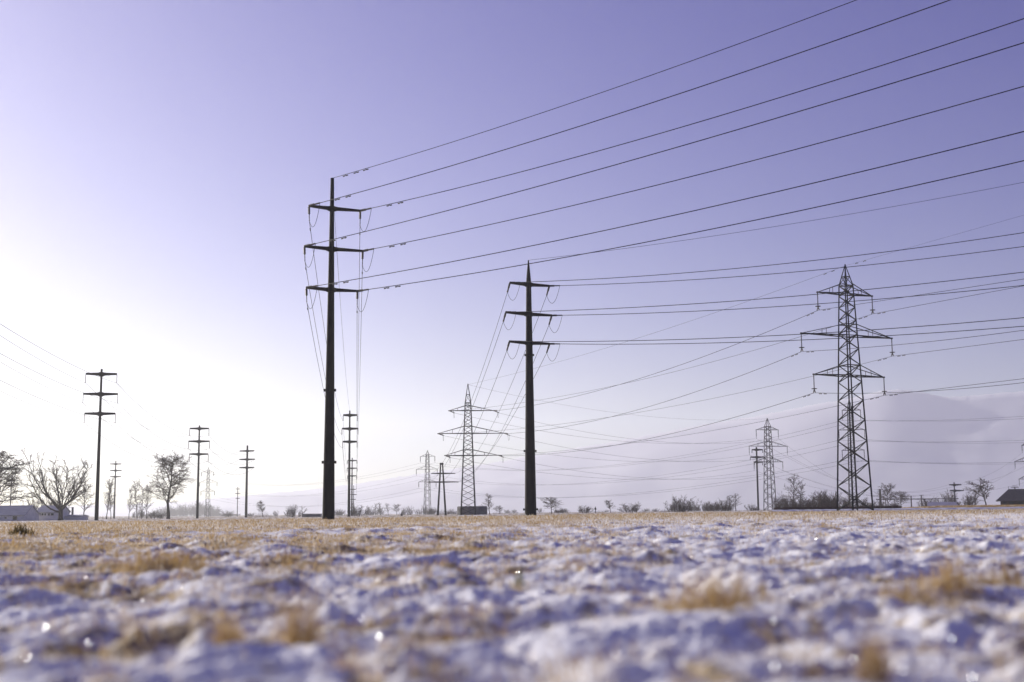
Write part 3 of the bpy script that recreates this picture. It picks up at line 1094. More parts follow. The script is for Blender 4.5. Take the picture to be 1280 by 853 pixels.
for lv in range(3):
    for key in 'LR':
        st = C.tip[lv][key]
        e = E.att[lv][key]
        d_ = (e - st).normalized()
        q = st + (d_ - Vector((0, 0, .2))).normalized() * 2.4
        insulator(C.armobj[lv][key], st, q, r=0.14, sheds=6, n=6)
        other = st + ((D.att[lv]['L' if key == 'R' else 'R'] - st).normalized() - Vector((0, 0, .12))).normalized() * 2.6
        MB().tube(hang_curve(other, q, 1.6, 10), 0.03, 5).build('jumper_cable', M_WIRE, C.armobj[lv][key], smooth=True)
        cable(hang_curve(q, e, 4.4, 40), 0.03, f'faint cable to the small pylon from the peaked pylon\'s {LEVEL[lv]} crossarm, {ENDS[key]} end', 'faint cables between lattice pylons')
cable(hang_curve(C.top, E.top, 3.6, 40), 0.022, 'faint cable from the tip of the peaked pylon to the tip of the small pylon', 'faint cables between lattice pylons')


# ------------------------------------------------------------------ gantry at the switching yard
def gantry():
    Y = 600.0
    k = Y / F_PX
    b = ground_at(1147, Y)
    root = thing('cable_gantry', b, 'dark gantry of posts and one long beam behind the frosted shed', 'gantry')
    z = at(1147, 624, Y).z
    l, r = at(1095, 624, Y), at(1198, 624, Y)
    MB().taper((l.x, Y, z), (r.x, Y, z), (.35, .4), (.35, .4)).build('beam', M_WALLD, root)
    for px, yt, w in ((1101, 611.5, 3.2), (1107.5, 625, 1.2), (1118, 625, 1.0), (1139.5, 620, 1.7), (1152.3, 619, 1.5), (1173, 625, 1.4)):
        g = ground_at(px, Y + .2)
        zt = at(px, yt, Y).z
        p = MB().tube([g - Vector((0, 0, .3)), Vector((g.x, Y + .2, zt))], [w * k / 2, w * k / 2 * .8], 6)
        po = p.build('post', M_WALLD, root)
        if px in (1101, 1152.3):
            for dy in ((0.2, 0.9) if px == 1101 else (0.1,)):
                MB().bar((g.x - 1.1, Y, zt - dy), (g.x + 1.1, Y, zt - dy), .18).build('bracket', M_WALLD, po)
    return [at(px, y, Y) for px, y in ((1101, 613), (1112, 624), (1125, 624), (1139, 621), (1152, 620), (1173, 624))]


GN = gantry()
i = 0
for lv in range(3):
    for key in 'LR':
        cable(hang_curve(E.att[lv][key], GN[i], 3.5, 30), 0.026, f'faint cable down to the gantry from the small pylon\'s {LEVEL[lv]} crossarm, {ENDS[key]} end', 'faint cables down to the gantry')
        i += 1
for j, (lv, key) in enumerate(((0, 'L'), (0, 'R'), (1, 'L'), (1, 'R'))):
    q = RP.tip[lv][key]
    cable(hang_curve(q, OT.att[lv][key], 3.0, 24), 0.026, f'faint cable up to the edge pylon from the small wooden pole\'s {("top", "lower")[lv]} arm, {ENDS[key]} end', 'faint cables of the small wooden pole')
    cable(hang_curve(q, GN[0] + Vector((0, .4, -.3 - .5 * j)), 1.6, 24), 0.026, f'faint level cable to the gantry from the small wooden pole\'s {("top", "lower")[lv]} arm, {ENDS[key]} end', 'faint cables of the small wooden pole')

for lv in range(3):
    for key in 'LR':
        cable(hang_curve(G.att[lv][key], MT.att[lv][key], 9.0 if lv < 2 else 8.0, 44), 0.034, f'faint sagging cable to the slender pylon from the pale pylon\'s {LEVEL[lv]} crossarm, {ENDS[key]} end', 'faint cables between lattice pylons')
        cable(hang_curve(PT.att[lv][key], G.att[lv][key], 9.0, 40), 0.036, f'very faint cable to the faintest pylon from the pale pylon\'s {LEVEL[lv]} crossarm, {ENDS[key]} end', 'faint cables between lattice pylons')
        p = MT.att[lv][key]
        y2 = {(0, 'L'): 520.5, (0, 'R'): 523.5, (1, 'L'): 550.5, (1, 'R'): 553.5, (2, 'L'): 578, (2, 'R'): 580}[(lv, key)]
        dm = Vector((155, -150, 0)).normalized()
        pts, a, b = fit(p, dm, [(1180, (project(p)[1] + y2) / 2 + 2.2), (1280, y2)], 170)
        cable(pts, 0.03, f'level cable to the frame edge from the slender pylon\'s {LEVEL[lv]} crossarm, {ENDS[key]} end', 'faint cables between lattice pylons')

# -- the row of slim poles in the glare
pixL = {(0, 'L'): (0, 419.5), (0, 'R'): (0, 405), (1, 'L'): (0, 452.5), (1, 'R'): (0, 442), (2, 'L'): (0, 489), (2, 'R'): (0, 475.5)}
for lv in range(3):
    for key in 'LR':
        pts, a, b = fit(L1.att[lv][key], (0.155, -1.0), [pixL[(lv, key)]], 0)
        p = L1.att[lv][key]
        x_, y_ = pixL[(lv, key)]
        dd = Vector((0.155, -1, 0)).normalized()
        r = ray(x_, y_)
        s = -(p.x * r.y - p.y * r.x) / (dd.x * r.y - dd.y * r.x)
        q = p + dd * s
        ze = CAM_H + r.z * (q.y / r.y)
        slope = (ze - p.z) / s
        bq = 0.00028
        a2 = slope - bq * s
        far_s = min(s * 2.2, 170)
        cable([Vector((p.x + dd.x * t, p.y + dd.y * t, p.z + a2 * t + bq * t * t)) for t in np.linspace(0, far_s, 40)], 0.034,
              f'faint cable to the frame edge from the glare row\'s tallest pole, {LEVEL[lv]} crossarm, {ENDS[key]} end', 'faint cables of the pole row in the glare')
        cable(hang_curve(L1.att[lv][key], L2.att[lv][key], 3.6, 36), 0.038, f'faint sagging cable between the first two glare row poles, {LEVEL[lv]} crossarms, {ENDS[key]} ends', 'faint cables of the pole row in the glare')
        cable(hang_curve(L2.att[lv][key], L3.att[lv][key], 3.6, 30), 0.04, f'faint sagging cable between the last two glare row poles, {LEVEL[lv]} crossarms, {ENDS[key]} ends', 'faint cables of the pole row in the glare')
cable(hang_curve(L1.top, L2.top, 3.0, 30), 0.02, 'faint cable joining the tips of the first two glare row poles', 'faint cables of the pole row in the glare')
cable(hang_curve(L2.top, L3.top, 3.0, 30), 0.02, 'faint cable joining the tips of the last two glare row poles', 'faint cables of the pole row in the glare')


# ------------------------------------------------------------------ bare trees
def grow(rng, out, p, d, length, level, spec):
    """One branch and, along it, its side branches; out collects (level, points, distance fraction along the parent)."""
    lv = spec[level]
    n = lv.get('pts', 5)
    pts = [Vector(p)]
    d = Vector(d).normalized()
    for i in range(n):
        w = lv['wander']
        d = (d + Vector((rng.normal(0, w), rng.normal(0, w), rng.normal(0, w) + lv['lift']))).normalized()
        pts.append(pts[-1] + d * (length / n))
    size = 0.75 + 0.5 * rng.rand()
    out.append((level, pts, size))
    if level + 1 not in spec:
        return
    nx = spec[level + 1]
    cnt = max(1, int(round(nx['count'] * (0.75 + 0.5 * rng.rand()))))
    a = rng.uniform(0, 2 * math.pi)
    for c in range(cnt):
        t = nx['start'] + (1 - nx['start']) * (c + rng.rand()) / cnt
        t = min(t, 0.999)
        f = t * n
        i0 = min(int(f), n - 1)
        q = pts[i0].lerp(pts[i0 + 1], f - i0)
        dd = (pts[i0 + 1] - pts[i0]).normalized()
        a += 2.4 + rng.normal(0, 0.5)
        ref = dd.orthogonal().normalized()
        side = ref * math.cos(a) + dd.cross(ref) * math.sin(a)
        ang = math.radians(nx['angle'] + rng.normal(0, nx['spread']))
        nd = dd * math.cos(ang) + side * math.sin(ang)
        ln = length * nx['ratio'] * (0.7 + 0.6 * rng.rand()) * (1 - nx['droop'] * t)
        grow(rng, out, q, nd, ln, level + 1, spec)


# r: (thickness at the base, at the end) in metres; droop: how much shorter branches get towards the end of their parent
OAK = {'trunk_level': 1,
       0: dict(pts=4, wander=0.03, lift=0.0, r=(0.52, 0.47), sides=9),
       1: dict(count=13, start=0.6, angle=50, spread=16, ratio=3.4, droop=-0.15, pts=10, wander=0.10, lift=0.13, r=(0.25, 0.05), sides=6),
       2: dict(count=11, start=0.25, angle=40, spread=12, ratio=0.36, droop=0.45, pts=6, wander=0.12, lift=0.07, r=(0.085, 0.025), sides=4),
       3: dict(count=7, start=0.15, angle=36, spread=12, ratio=0.42, droop=0.4, pts=4, wander=0.15, lift=0.04, r=(0.032, 0.014), sides=3),
       4: dict(count=9, start=0.1, angle=36, spread=13, ratio=0.5, droop=0.3, pts=3, wander=0.16, lift=0.03, r=(0.016, 0.009), sides=3)}
ROUND = {'trunk_level': 1,
         0: dict(pts=11, wander=0.05, lift=0.03, r=(0.42, 0.05), sides=8),
         1: dict(count=28, start=0.2, angle=46, spread=12, ratio=0.44, droop=0.5, pts=7, wander=0.12, lift=0.10, r=(0.12, 0.03), sides=5),
         2: dict(count=10, start=0.15, angle=46, spread=14, ratio=0.44, droop=0.4, pts=5, wander=0.16, lift=0.0, r=(0.05, 0.02), sides=4),
         3: dict(count=8, start=0.1, angle=42, spread=13, ratio=0.46, droop=0.3, pts=4, wander=0.2, lift=-0.04, r=(0.026, 0.014), sides=3),
         4: dict(count=7, start=0.1, angle=40, spread=14, ratio=0.5, droop=0.3, pts=3, wander=0.2, lift=-0.02, r=(0.015, 0.009), sides=3)}
SAPLING = {'trunk_level': 0,
           0: dict(pts=9, wander=0.05, lift=0.03, r=(0.13, 0.03), sides=6),
           1: dict(count=20, start=0.25, angle=46, spread=12, ratio=0.42, droop=0.45, pts=6, wander=0.12, lift=0.09, r=(0.06, 0.025), sides=4),
           2: dict(count=8, start=0.2, angle=40, spread=13, ratio=0.45, droop=0.4, pts=4, wander=0.15, lift=0.03, r=(0.034, 0.02), sides=3),
           3: dict(count=5, start=0.1, angle=40, spread=13, ratio=0.5, droop=0.3, pts=3, wander=0.18, lift=0.0, r=(0.024, 0.016), sides=3)}
BIRCH = {'trunk_level': 0,
         0: dict(pts=10, wander=0.035, lift=0.03, r=(0.12, 0.025), sides=6),
         1: dict(count=26, start=0.2, angle=30, spread=9, ratio=0.26, droop=0.4, pts=5, wander=0.1, lift=0.11, r=(0.05, 0.022), sides=4),
         2: dict(count=6, start=0.15, angle=32, spread=12, ratio=0.45, droop=0.4, pts=4, wander=0.13, lift=0.05, r=(0.03, 0.018), sides=3),
         3: dict(count=3, start=0.15, angle=32, spread=12, ratio=0.5, droop=0.4, pts=3, wander=0.15, lift=0.02, r=(0.022, 0.015), sides=3)}
BUSH = {'trunk_level': 1, 'clump': 20,
        1: dict(pts=7, wander=0.06, lift=0.03, r=(0.05, 0.018), sides=4),
        2: dict(count=11, start=0.12, angle=27, spread=9, ratio=0.34, droop=0.4, pts=4, wander=0.11, lift=0.08, r=(0.028, 0.015), sides=3),
        3: dict(count=5, start=0.1, angle=32, spread=12, ratio=0.45, droop=0.3, pts=3, wander=0.15, lift=0.05, r=(0.019, 0.013), sides=3)}


def tree_mesh(spec, seed, trunk_len, Hh, Wd, thick=1.0, lean=(0, 0)):
    """(trunk, crown) geometry with its foot at the origin, Hh tall and Wd wide."""
    rng = np.random.RandomState(seed)
    br = []
    if 'clump' in spec:
        for i in range(spec['clump']):
            x, y = np.clip(rng.normal(0, 0.5, 2), -0.95, 0.95)
            ln = 3.4 * rng.uniform(0.45, 1.0) * math.exp(-0.25 * (x * x + y * y))
            grow(rng, br, (x, y, -0.1), (x * 0.25 + rng.normal(0, .14), y * 0.25 + rng.normal(0, .14), 1), ln, 1, spec)
    else:
        grow(rng, br, (0, 0, 0), (lean[0], lean[1], 1), trunk_len, 0, spec)
    allp = np.array([tuple(p) for _, pts, _ in br for p in pts])
    top = np.percentile(allp[:, 2], 99.7)
    lo, hi = np.percentile(allp[:, 0], 1.5), np.percentile(allp[:, 0], 98.5)
    kx, kz = Wd / (hi - lo), Hh / top
    t, c = MB(), MB()
    for level, pts, size in br:
        lv = spec[level]
        a, b = lv['r'][0] * thick * (size if level else 1), lv['r'][1] * thick
        n = len(pts) - 1
        q = [Vector((p.x * kx, p.y * kx, p.z * kz)) for p in pts]
        rad = [a + (b - a) * (i / n) ** 0.8 for i in range(n + 1)]
        if level == 0:
            rad[0] *= 1.25
        (t if level <= spec['trunk_level'] else c).tube(q, rad, lv['sides'], cap=False)
    return t, c


def place_tree(spec, seed, px, Y, ytop, wpx, trunk_len, label, name, cat, group=None, lean=(0, 0), thick=1.0):
    b = ground_at(px, Y)
    k = Y / F_PX
    t, c = tree_mesh(spec, seed, trunk_len, at(px, ytop, Y).z - b.z, wpx * k, thick, lean)
    root = thing(name, b, label, cat, group)
    for mb, nm, mt in ((t, 'trunk', M_BARK), (c, 'crown', M_TWIG)):
        mb.v = [v + b for v in mb.v]
        mb.build(nm, mt, root)
    return root


place_tree(OAK, 5, 75.5, 300, 563, -84, 2.5, 'big bare tree forking low into spreading limbs in front of the pale house', 'bare_tree', 'tree')
place_tree(ROUND, 4, -6, 300, 563, 72, 14, 'bare tree cut by the frame edge behind the pale barn', 'bare_tree', 'tree', thick=1.1)
place_tree(ROUND, 12, 210.3, 330, 566, 54, 15, 'bare round crowned tree with drooping lower branches beside a slim pole', 'bare_tree', 'tree')

PROTO = {}
rngp = random.Random(3)


def small(kind, px, Y, ytop, wpx, label, group=None, name=None):
    b = ground_at(px, Y)
    k = Y / F_PX
    Hh, Wd = at(px, ytop, Y).z - b.z, wpx * k
    v = rngp.randrange(5 if kind == 'bush' else 3)
    key = (kind, v)
    spec, tl, h0, w0 = {'birch': (BIRCH, 9.0, 11.0, 3.6), 'bush': (BUSH, 0.22, 4.6, 5.6), 'sapling': (SAPLING, 7.0, 7.0, 5.0)}[kind]
    if key not in PROTO:
        pair = []
        for part, mt in zip(tree_mesh(spec, 60 + v * 7, tl, h0, w0, 1.25), (M_BARK, M_TWIG)):
            o = part.build(kind, mt)
            pair.append(o.data)
            bpy.data.objects.remove(o)
        PROTO[key] = pair
    nm = name or {'birch': 'bare_birch', 'bush': 'bare_shrub', 'sapling': 'bare_sapling'}[kind]
    root = thing(nm, b, label, {'birch': 'tree', 'bush': 'shrub', 'sapling': 'tree'}[kind], group)
    rz = rngp.uniform(0, 6.28)
    for me, pn in zip(PROTO[key], ('trunk', 'crown')):
        o = bpy.data.objects.new(pn, me)
        o.parent = root
        o.scale = (Wd / w0, Wd / w0, Hh / h0)
        o.rotation_euler = (0, 0, rz)
        COL.objects.link(o)
    return root


SG = 'thin bare trees along the far field edge'
SB = 'bare shrubs along the far field edge'
small('birch', 104, 420, 601, 20, 'thin bare tree in the glare between the spreading tree and the tall slim pole', SG)
small('birch', 133, 450, 597, 15, 'slender bare birch just past the tall slim pole, taller of two', SG)
small('birch', 138.5, 455, 599, 12, 'slender bare birch touching the thin grey three armed pole', SG)
small('birch', 161, 470, 607, 10, 'thinnest bare birch of the clump before the round crowned tree', SG)
small('birch', 171.5, 465, 601, 13, 'tallest bare birch of the clump before the round crowned tree', SG)
small('birch', 177, 480, 607, 12, 'leaning bare birch in the middle of the clump by the round crowned tree', SG)
small('birch', 183, 470, 603, 13, 'bare birch of the clump nearest to the round crowned tree', SG)
small('bush', 194, 460, 638, 24, 'low shrub at the foot of the round crowned tree', SB)
small('bush', 43, 420, 617, 22, 'frosted shrub between the pale barn and the pale house', SB)
small('bush', 66, 430, 612, 34, 'wide shrub behind the roof of the pale house', SB)
small('sapling', 328.5, 450, 626, 12, 'lone bare sapling beyond the last pole of the glare row', SG)
small('bush', 345, 950, 638, 7, 'tiny shrub past the lone sapling', SB)
small('bush', 284, 950, 638, 16, 'pale shrub at the end of the far wood', SB)
small('bush', 313, 950, 641, 10, 'tiny shrub at the foot of the last glare row pole', SB)
small('bush', 366, 430, 631, 26, 'twiggy shrub beside the flat concrete block', SB)
small('bush', 424, 950, 637, 11, 'small shrub between the tallest pole and the slim pole beside it', SB)
small('bush', 446.5, 440, 630, 17, 'dense upright shrub at the foot of the slim pole behind the tallest pole', SB)
small('bush', 460, 950, 637, 13, 'round hazy shrub past the dense upright shrub', SB)
small('birch', 469.5, 950, 629, 8, 'thin hazy birch, first of the three past the tallest pole', SG)
small('birch', 476, 950, 628, 7, 'thin hazy birch, second of the three past the tallest pole', SG)
small('birch', 485.5, 950, 629, 8, 'thin hazy birch, third of the three past the tallest pole', SG)
small('sapling', 496, 950, 630, 10, 'hazy sapling nearest to the squat dark stump', SG)
small('bush', 512, 950, 641, 6, 'tiny shrub between the stump and the pale hazy pylon', SB)
small('bush', 523, 950, 636, 10, 'shrub at one foot of the pale hazy pylon, before it', SB)
small('bush', 541, 950, 634, 11, 'shrub between the pale hazy pylon and the A-shaped pole', SB)
small('bush', 565, 950, 636, 11, 'shrub between the A-shaped pole and the concrete tank', SB)
small('birch', 612, 430, 617, 15, 'bare birch rising beside the concrete tank', SG)
small('sapling', 624.5, 470, 632, 14, 'low bare sapling beside the birch by the concrete tank', SG)
small('sapling', 689.5, 380, 621.5, 19, 'isolated round bare tree beside the pointed pole', SG)
small('bush', 700, 420, 636, 14, 'small twiggy shrub at the side of the isolated round tree', SB)
small('bush', 730, 420, 632, 24, 'round shrub beside the walking person', SB)
small('sapling', 763.5, 400, 625, 12, 'bare sapling just past the walking person', SG)
small('bush', 788, 420, 628, 26, 'loose shrub past the sapling by the walking person', SB)
small('bush', 806, 950, 636, 8, 'tiny hazy shrub in the gap of the far edge', SB)
small('bush', 850, 380, 619.5, 30, 'large dark shrub, first of the line towards the small pylon', SB)
small('bush', 868, 950, 624, 21, 'pale hazy shrub behind the large dark shrub', SB)
small('bush', 886, 950, 627, 18, 'pale hazy shrub in the middle of the line', SB)
small('bush', 903, 400, 624, 26, 'dark many stemmed shrub, second of the line towards the small pylon', SB)
small('birch', 910, 420, 619, 12, 'bare birch in the dark shrub line, shorter of two', SG)
small('birch', 920, 420, 617, 14, 'bare birch in the dark shrub line nearest to the small pylon', SG)
small('bush', 940, 430, 630, 16, 'low dark shrub at the foot of the slim dark pole', SB)
small('birch', 993, 380, 593, 20, 'tallest bare birch between the small and the big lattice pylon', SG)
small('birch', 1000, 380, 603, 14, 'shorter bare birch beside the tallest birch', SG)
small('bush', 988, 370, 623, 24, 'dark shrub at the foot of the tallest birch', SB)
small('bush', 1012, 380, 620, 20, 'dark shrub midway between the tallest birch and the big lattice pylon', SB)
small('birch', 1027, 370, 614, 14, 'thin bare tree in the dark shrubs before the big lattice pylon', SG)
small('bush', 1036, 350, 613, 26, 'tall dark shrub next to the sunlit leg of the big lattice pylon', SB)
small('bush', 1062, 320, 617, 26, 'dark shrub inside the legs of the big lattice pylon', SB)
small('bush', 1082, 350, 622, 22, 'shrub behind the shaded leg of the big lattice pylon', SB)
small('sapling', 1111, 520, 604, 20, 'bare tree rising behind the gantry beside its thick post', SG)
small('sapling', 1127, 520, 614, 18, 'smaller bare tree behind the gantry beam', SG)
small('bush', 1160, 640, 621, 26, 'dark shrub behind the gantry and the frosted shed', SB)
small('bush', 1187, 640, 612, 20, 'dark shrub behind the small wooden pole', SB)
small('bush', 1211, 420, 617, 26, 'rusty shrub between the frosted shed and the tree by the dark house', SB)
small('birch', 1221, 430, 612, 12, 'thin tree beside the rusty shrub', SG)
small('sapling', 1233, 400, 597.5, 32, 'bare tree with upswept branches beside the dark roofed house', SG)


def line_shrubs(x0, x1, n, Y, ylo, yhi, wlo, whi, label, group, seed):
    rr = random.Random(seed)
    for i in range(n):
        x = rr.uniform(x0, x1)
        small('bush', x, Y + rr.uniform(-25, 25), rr.uniform(ylo, yhi), rr.uniform(wlo, whi), label, group)


line_shrubs(976, 1052, 14, 350, 614, 630, 10, 20, 'dark bare shrub in the dense row behind the rusty hedge, before the big lattice pylon', 'dense dark shrubs behind the rusty hedge', 5)
line_shrubs(1088, 1128, 5, 520, 622, 633, 8, 14, 'dark low shrub in the row under the gantry, past the big lattice pylon', 'dark low shrubs under the gantry', 6)
line_shrubs(836, 948, 12, 560, 627, 636, 8, 15, 'low grey shrub filling the row before the small lattice pylon', 'low grey shrubs before the small lattice pylon', 7)
line_shrubs(630, 830, 12, 1300, 634, 641, 4, 9, 'tiny hazy shrub on the far edge past the pointed pole', 'tiny hazy shrubs past the pointed pole', 8)
line_shrubs(420, 620, 16, 1100, 631, 641, 5, 11, 'hazy grey shrub on the far edge between the tallest pole and the concrete tank', 'hazy grey shrubs of the far edge', 9)
line_shrubs(148, 200, 5, 900, 632, 643, 6, 10, 'low hazy shrub under the slender birches in the glare', 'low hazy shrubs in the glare', 10)


def far_wood():
    rng = np.random.RandomState(8)
    tops = [(186, 640), (200, 634), (212, 632), (222, 634), (230, 630), (241, 630), (250, 626), (258, 629), (266, 632), (273, 639), (281, 641), (292, 641)]
    c = MB()
    for px, yt in tops:
        for q in range(3):
            x, yy = px + rng.uniform(-6, 6), 2300 + rng.uniform(-90, 90)
            b = ground_at(x, yy)
            for src in tree_mesh(BUSH, int(rng.randint(1000)), 0.22, at(x, yt + rng.uniform(-1, 4), yy).z - b.z, 15 * yy / F_PX, 5.0):
                base = len(c.v)
                c.v += [v + b for v in src.v]
                c.f += [tuple(i + base for i in f) for f in src.f]
    o = c.build('far_wood', M_TWIG)
    tag(o, kind='stuff', label='hazy blue far wood behind the glare row poles')


far_wood()


# ------------------------------------------------------------------ buildings, person, small things
def house(px, Y, yroof, yeave, x0, x1, label, name, cat, roof_mat, wall_mat, windows=(), depth=8.0, overhang=0.3, hip=0.0, yaw=0.0):
    k = Y / F_PX
    b = ground_at(px, Y)
    l, r = ground_at(x0, Y).x, ground_at(x1, Y).x
    ze, zr = at(px, yeave, Y).z, at(px, yroof, Y).z
    root = thing(name, b, label, cat)
    zb = b.z - 1.0
    w = MB()
    w.box(((l + r) / 2, Y + depth / 2, (zb + ze) / 2), (r - l, depth, ze - zb))
    ym = Y + depth / 2
    if not hip:
        for x in (l, r):
            w.poly([(x, Y, ze), (x, Y + depth, ze), (x, ym, zr - .05)])
    w.build('wall', wall_mat, root)
    oh = overhang
    rf = MB()
    th = 0.16
    lo, ro = l - oh, r + oh
    hp = hip
    for dz in (0, ):
        q = [(lo, Y - oh, ze - .1), (ro, Y - oh, ze - .1), (ro - hp, ym, zr), (lo + hp, ym, zr)]
        q2 = [(ro, Y + depth + oh, ze - .1), (lo, Y + depth + oh, ze - .1), (lo + hp, ym, zr), (ro - hp, ym, zr)]
        for qq in (q, q2):
            a = [Vector(v) for v in qq]
            n_ = (a[1] - a[0]).cross(a[3] - a[0]).normalized()
            base = len(rf.v)
            rf.v += a + [v + n_ * th for v in a]
            for f in ((3, 2, 1, 0), (4, 5, 6, 7), (0, 1, 5, 4), (1, 2, 6, 5), (2, 3, 7, 6), (3, 0, 4, 7)):
                rf.f.append(tuple(base + t for t in f))
        if hip:
            for x, s in ((lo, 1), (ro, -1)):
                rf.poly([(x, Y - oh, ze - .1), (x, Y + depth + oh, ze - .1), (x + s * hp, ym, zr + .02)][::s])
    rfo = rf.build('roof', roof_mat, root)
    for (wx0, wx1, wy0, wy1) in windows:
        a, c = at(wx0, wy0, Y - .03), at(wx1, wy1, Y - .03)
        fr = MB().box(((a.x + c.x) / 2, Y - .02, (a.z + c.z) / 2), (c.x - a.x + .24, .08, a.z - c.z + .24)).build('window', wall_mat, root)
        MB().box(((a.x + c.x) / 2, Y - .07, (a.z + c.z) / 2), (c.x - a.x, .04, a.z - c.z)).build('pane', M_GLASS, fr)
    root.rotation_euler = (0, 0, yaw)
    return root, rfo


hb, rb_ = house(5, 345, 632.5, 644.5, -22, 30, 'pale long barn under grey roof at the frame edge', 'barn', 'barn', M_ROOFG, M_WALL, [(6, 8.5, 646.5, 648.5)], depth=11)
da, dc = at(16, 645.5, 344.96), at(21, 650, 344.96)
dr = MB().box(((da.x + dc.x) / 2, 344.96, (da.z + dc.z) / 2), (dc.x - da.x, .08, da.z - dc.z)).build('door', M_WALLD, hb)
MB().box((dc.x - .2, 344.88, (da.z + dc.z) / 2), (.08, .08, .25)).build('handle', M_INS, dr)
h1, rf1 = house(60, 360, 632.5, 640.5, 45.5, 73, 'pale house with row of small dark windows behind the big spreading tree', 'house', 'house', M_ROOFG, M_WALL,
                [(48.5, 51, 641.8, 644.6), (52, 54.5, 641.8, 644.6), (55.5, 57.5, 641.8, 644.6), (60, 62.5, 641.8, 644.6), (63.5, 67, 641.8, 644.6)], depth=9)
h2, rf2 = house(89, 365, 644.3, 645.6, 78, 100, 'low flat pale shed with a thin chimney beside the big spreading tree', 'shed', 'shed', M_ROOFG, M_WALL, depth=7)
cz = at(90.5, 635.5, 368).z
cb = at(90.5, 645, 368)
MB().box((cb.x, 368, (cz + cb.z) / 2), (0.45, 0.45, cz - cb.z + .6)).build('chimney', M_CONC, rf2)
h3, rf3 = house(1268, 420, 611.8, 626.3, 1252, 1310, 'dark house with hipped dark roof at the frame edge', 'house', 'house', M_ROOFD, M_WALLD,
                [(1255, 1258.5, 627.5, 632.5), (1262, 1268, 627.5, 633), (1273, 1278, 627.5, 633)], depth=9, overhang=1.4, hip=4.0, yaw=-0.37)
an = MB()
a0_ = at(1255.2, 612, 424)
an.bar((a0_.x, 424, a0_.z - 3.0), (a0_.x, 424, a0_.z + 1.0), .12)
a1_ = at(1259.5, 609.5, 426)
an.bar((a1_.x, 426, a1_.z - 3), (a1_.x, 426, a1_.z), .34)
an.bar((a1_.x - 1.2, 426, a1_.z), (a1_.x + 1.2, 426, a1_.z), .2)
an.bar((a1_.x - .9, 426, a1_.z + .45), (a1_.x + .9, 426, a1_.z + .4), .12)
an.build('aerial', M_WALLD, rf3)
house(1178, 470, 628.2, 635.5, 1162, 1196, 'low shed with frosted pale roof and dark gable below the small wooden pole', 'shed', 'shed', M_ROOFF, M_WALLD, depth=6, overhang=0.5, yaw=-0.30)


def tank():
    Y = 392.0
    k = Y / F_PX
    b = ground_at(590, Y)
    root = thing('water_tank', b, 'squat dark concrete tank behind the legs of the peaked pylon', 'tank')
    z = at(590, 633, Y).z
    r = 18.8 * k
    c = Vector((b.x, Y + r * .5, 0))
    MB().tube([(c.x, c.y, b.z - .5), (c.x, c.y, z - .4)], [r, r], 32).build('wall', M_CONC, root, smooth=False)
    MB().tube([(c.x, c.y, z - .42), (c.x, c.y, z)], [r * 1.015, r * .96], 32).build('rim', M_CONC, root)
    b2 = ground_at(389, 420)
    root = thing('concrete_bunker', b2, 'flat grey concrete block beside the tallest pole', 'bunker')
    zt = at(389, 643.2, 420).z
    MB().box((b2.x, 421.5, (b2.z + zt) / 2 - .2), (22.5 * 420 / F_PX, 4, zt - b2.z + .4)).build('wall', M_CONC, root)
    MB().box((b2.x, 421.5, zt + .12), (23.2 * 420 / F_PX, 4.3, .2)).build('roof_slab', M_CONC, root)


tank()


def person():
    Y = 350.0
    b = ground_at(744.3, Y)
    root = thing('person', b, 'person in dark coat walking along the far field edge', 'person')
    me = bpy.data.meshes.new('body')
    J = {'pelvis': (0, 0, .92), 'chest': (0.02, 0, 1.28), 'neck': (.03, 0, 1.48), 'head': (.05, 0, 1.62), 'crown': (.05, 0, 1.74),
         'hl': (.0, .1, .88), 'kl': (.16, .1, .50), 'al': (.14, .1, .08), 'tl': (.32, .1, .04), 'hr': (0, -.1, .88), 'kr': (-.04, -.1, .48), 'ar': (-.26, -.1, .12), 'tr': (-.12, -.1, .04),
         'sl': (.02, .2, 1.40), 'el': (-.12, .25, 1.14), 'wl': (-.02, .25, .90), 'sr': (.02, -.2, 1.40), 'er': (.06, -.25, 1.12), 'wr': (.22, -.24, .92)}
    R = {'pelvis': .17, 'chest': .19, 'neck': .07, 'head': .105, 'crown': .07, 'hl': .11, 'kl': .075, 'al': .05, 'tl': .04, 'hr': .11, 'kr': .075, 'ar': .05, 'tr': .04,
         'sl': .08, 'el': .06, 'wl': .045, 'sr': .08, 'er': .06, 'wr': .045}
    names = list(J)
    edges = [('pelvis', 'chest'), ('chest', 'neck'), ('neck', 'head'), ('head', 'crown'), ('pelvis', 'hl'), ('hl', 'kl'), ('kl', 'al'), ('al', 'tl'), ('pelvis', 'hr'), ('hr', 'kr'), ('kr', 'ar'), ('ar', 'tr'),
             ('chest', 'sl'), ('sl', 'el'), ('el', 'wl'), ('chest', 'sr'), ('sr', 'er'), ('er', 'wr')]
    me.from_pydata([J[n_] for n_ in names], [(names.index(a), names.index(b_)) for a, b_ in edges], [])
    o = bpy.data.objects.new('body', me)
    COL.objects.link(o)
    o.parent = root
    o.rotation_euler = (0, 0, .5)
    sk = o.modifiers.new('skin', 'SKIN')
    for i_, n_ in enumerate(names):
        me.skin_vertices[0].data[i_].radius = (R[n_], R[n_])
    me.skin_vertices[0].data[0].use_root = True
    o.modifiers.new('sub', 'SUBSURF').levels = 1
    me.materials.append(M_COAT)
    s = ground_at(502, 330)
    k = 330 / F_PX
    st = thing('tree_stump', s, 'squat dark stump alone on the far field edge', 'stump')
    MB().tube([s - Vector((0, 0, .3)), s + Vector((0, 0, .45)), s + Vector((.05, 0, .62)), s + Vector((.03, 0, .95))], [.30, .26, .14, .08], 9).build('trunk', M_BARK, st)


try:
    person()
except Exception as ex:
    print('person failed', ex)


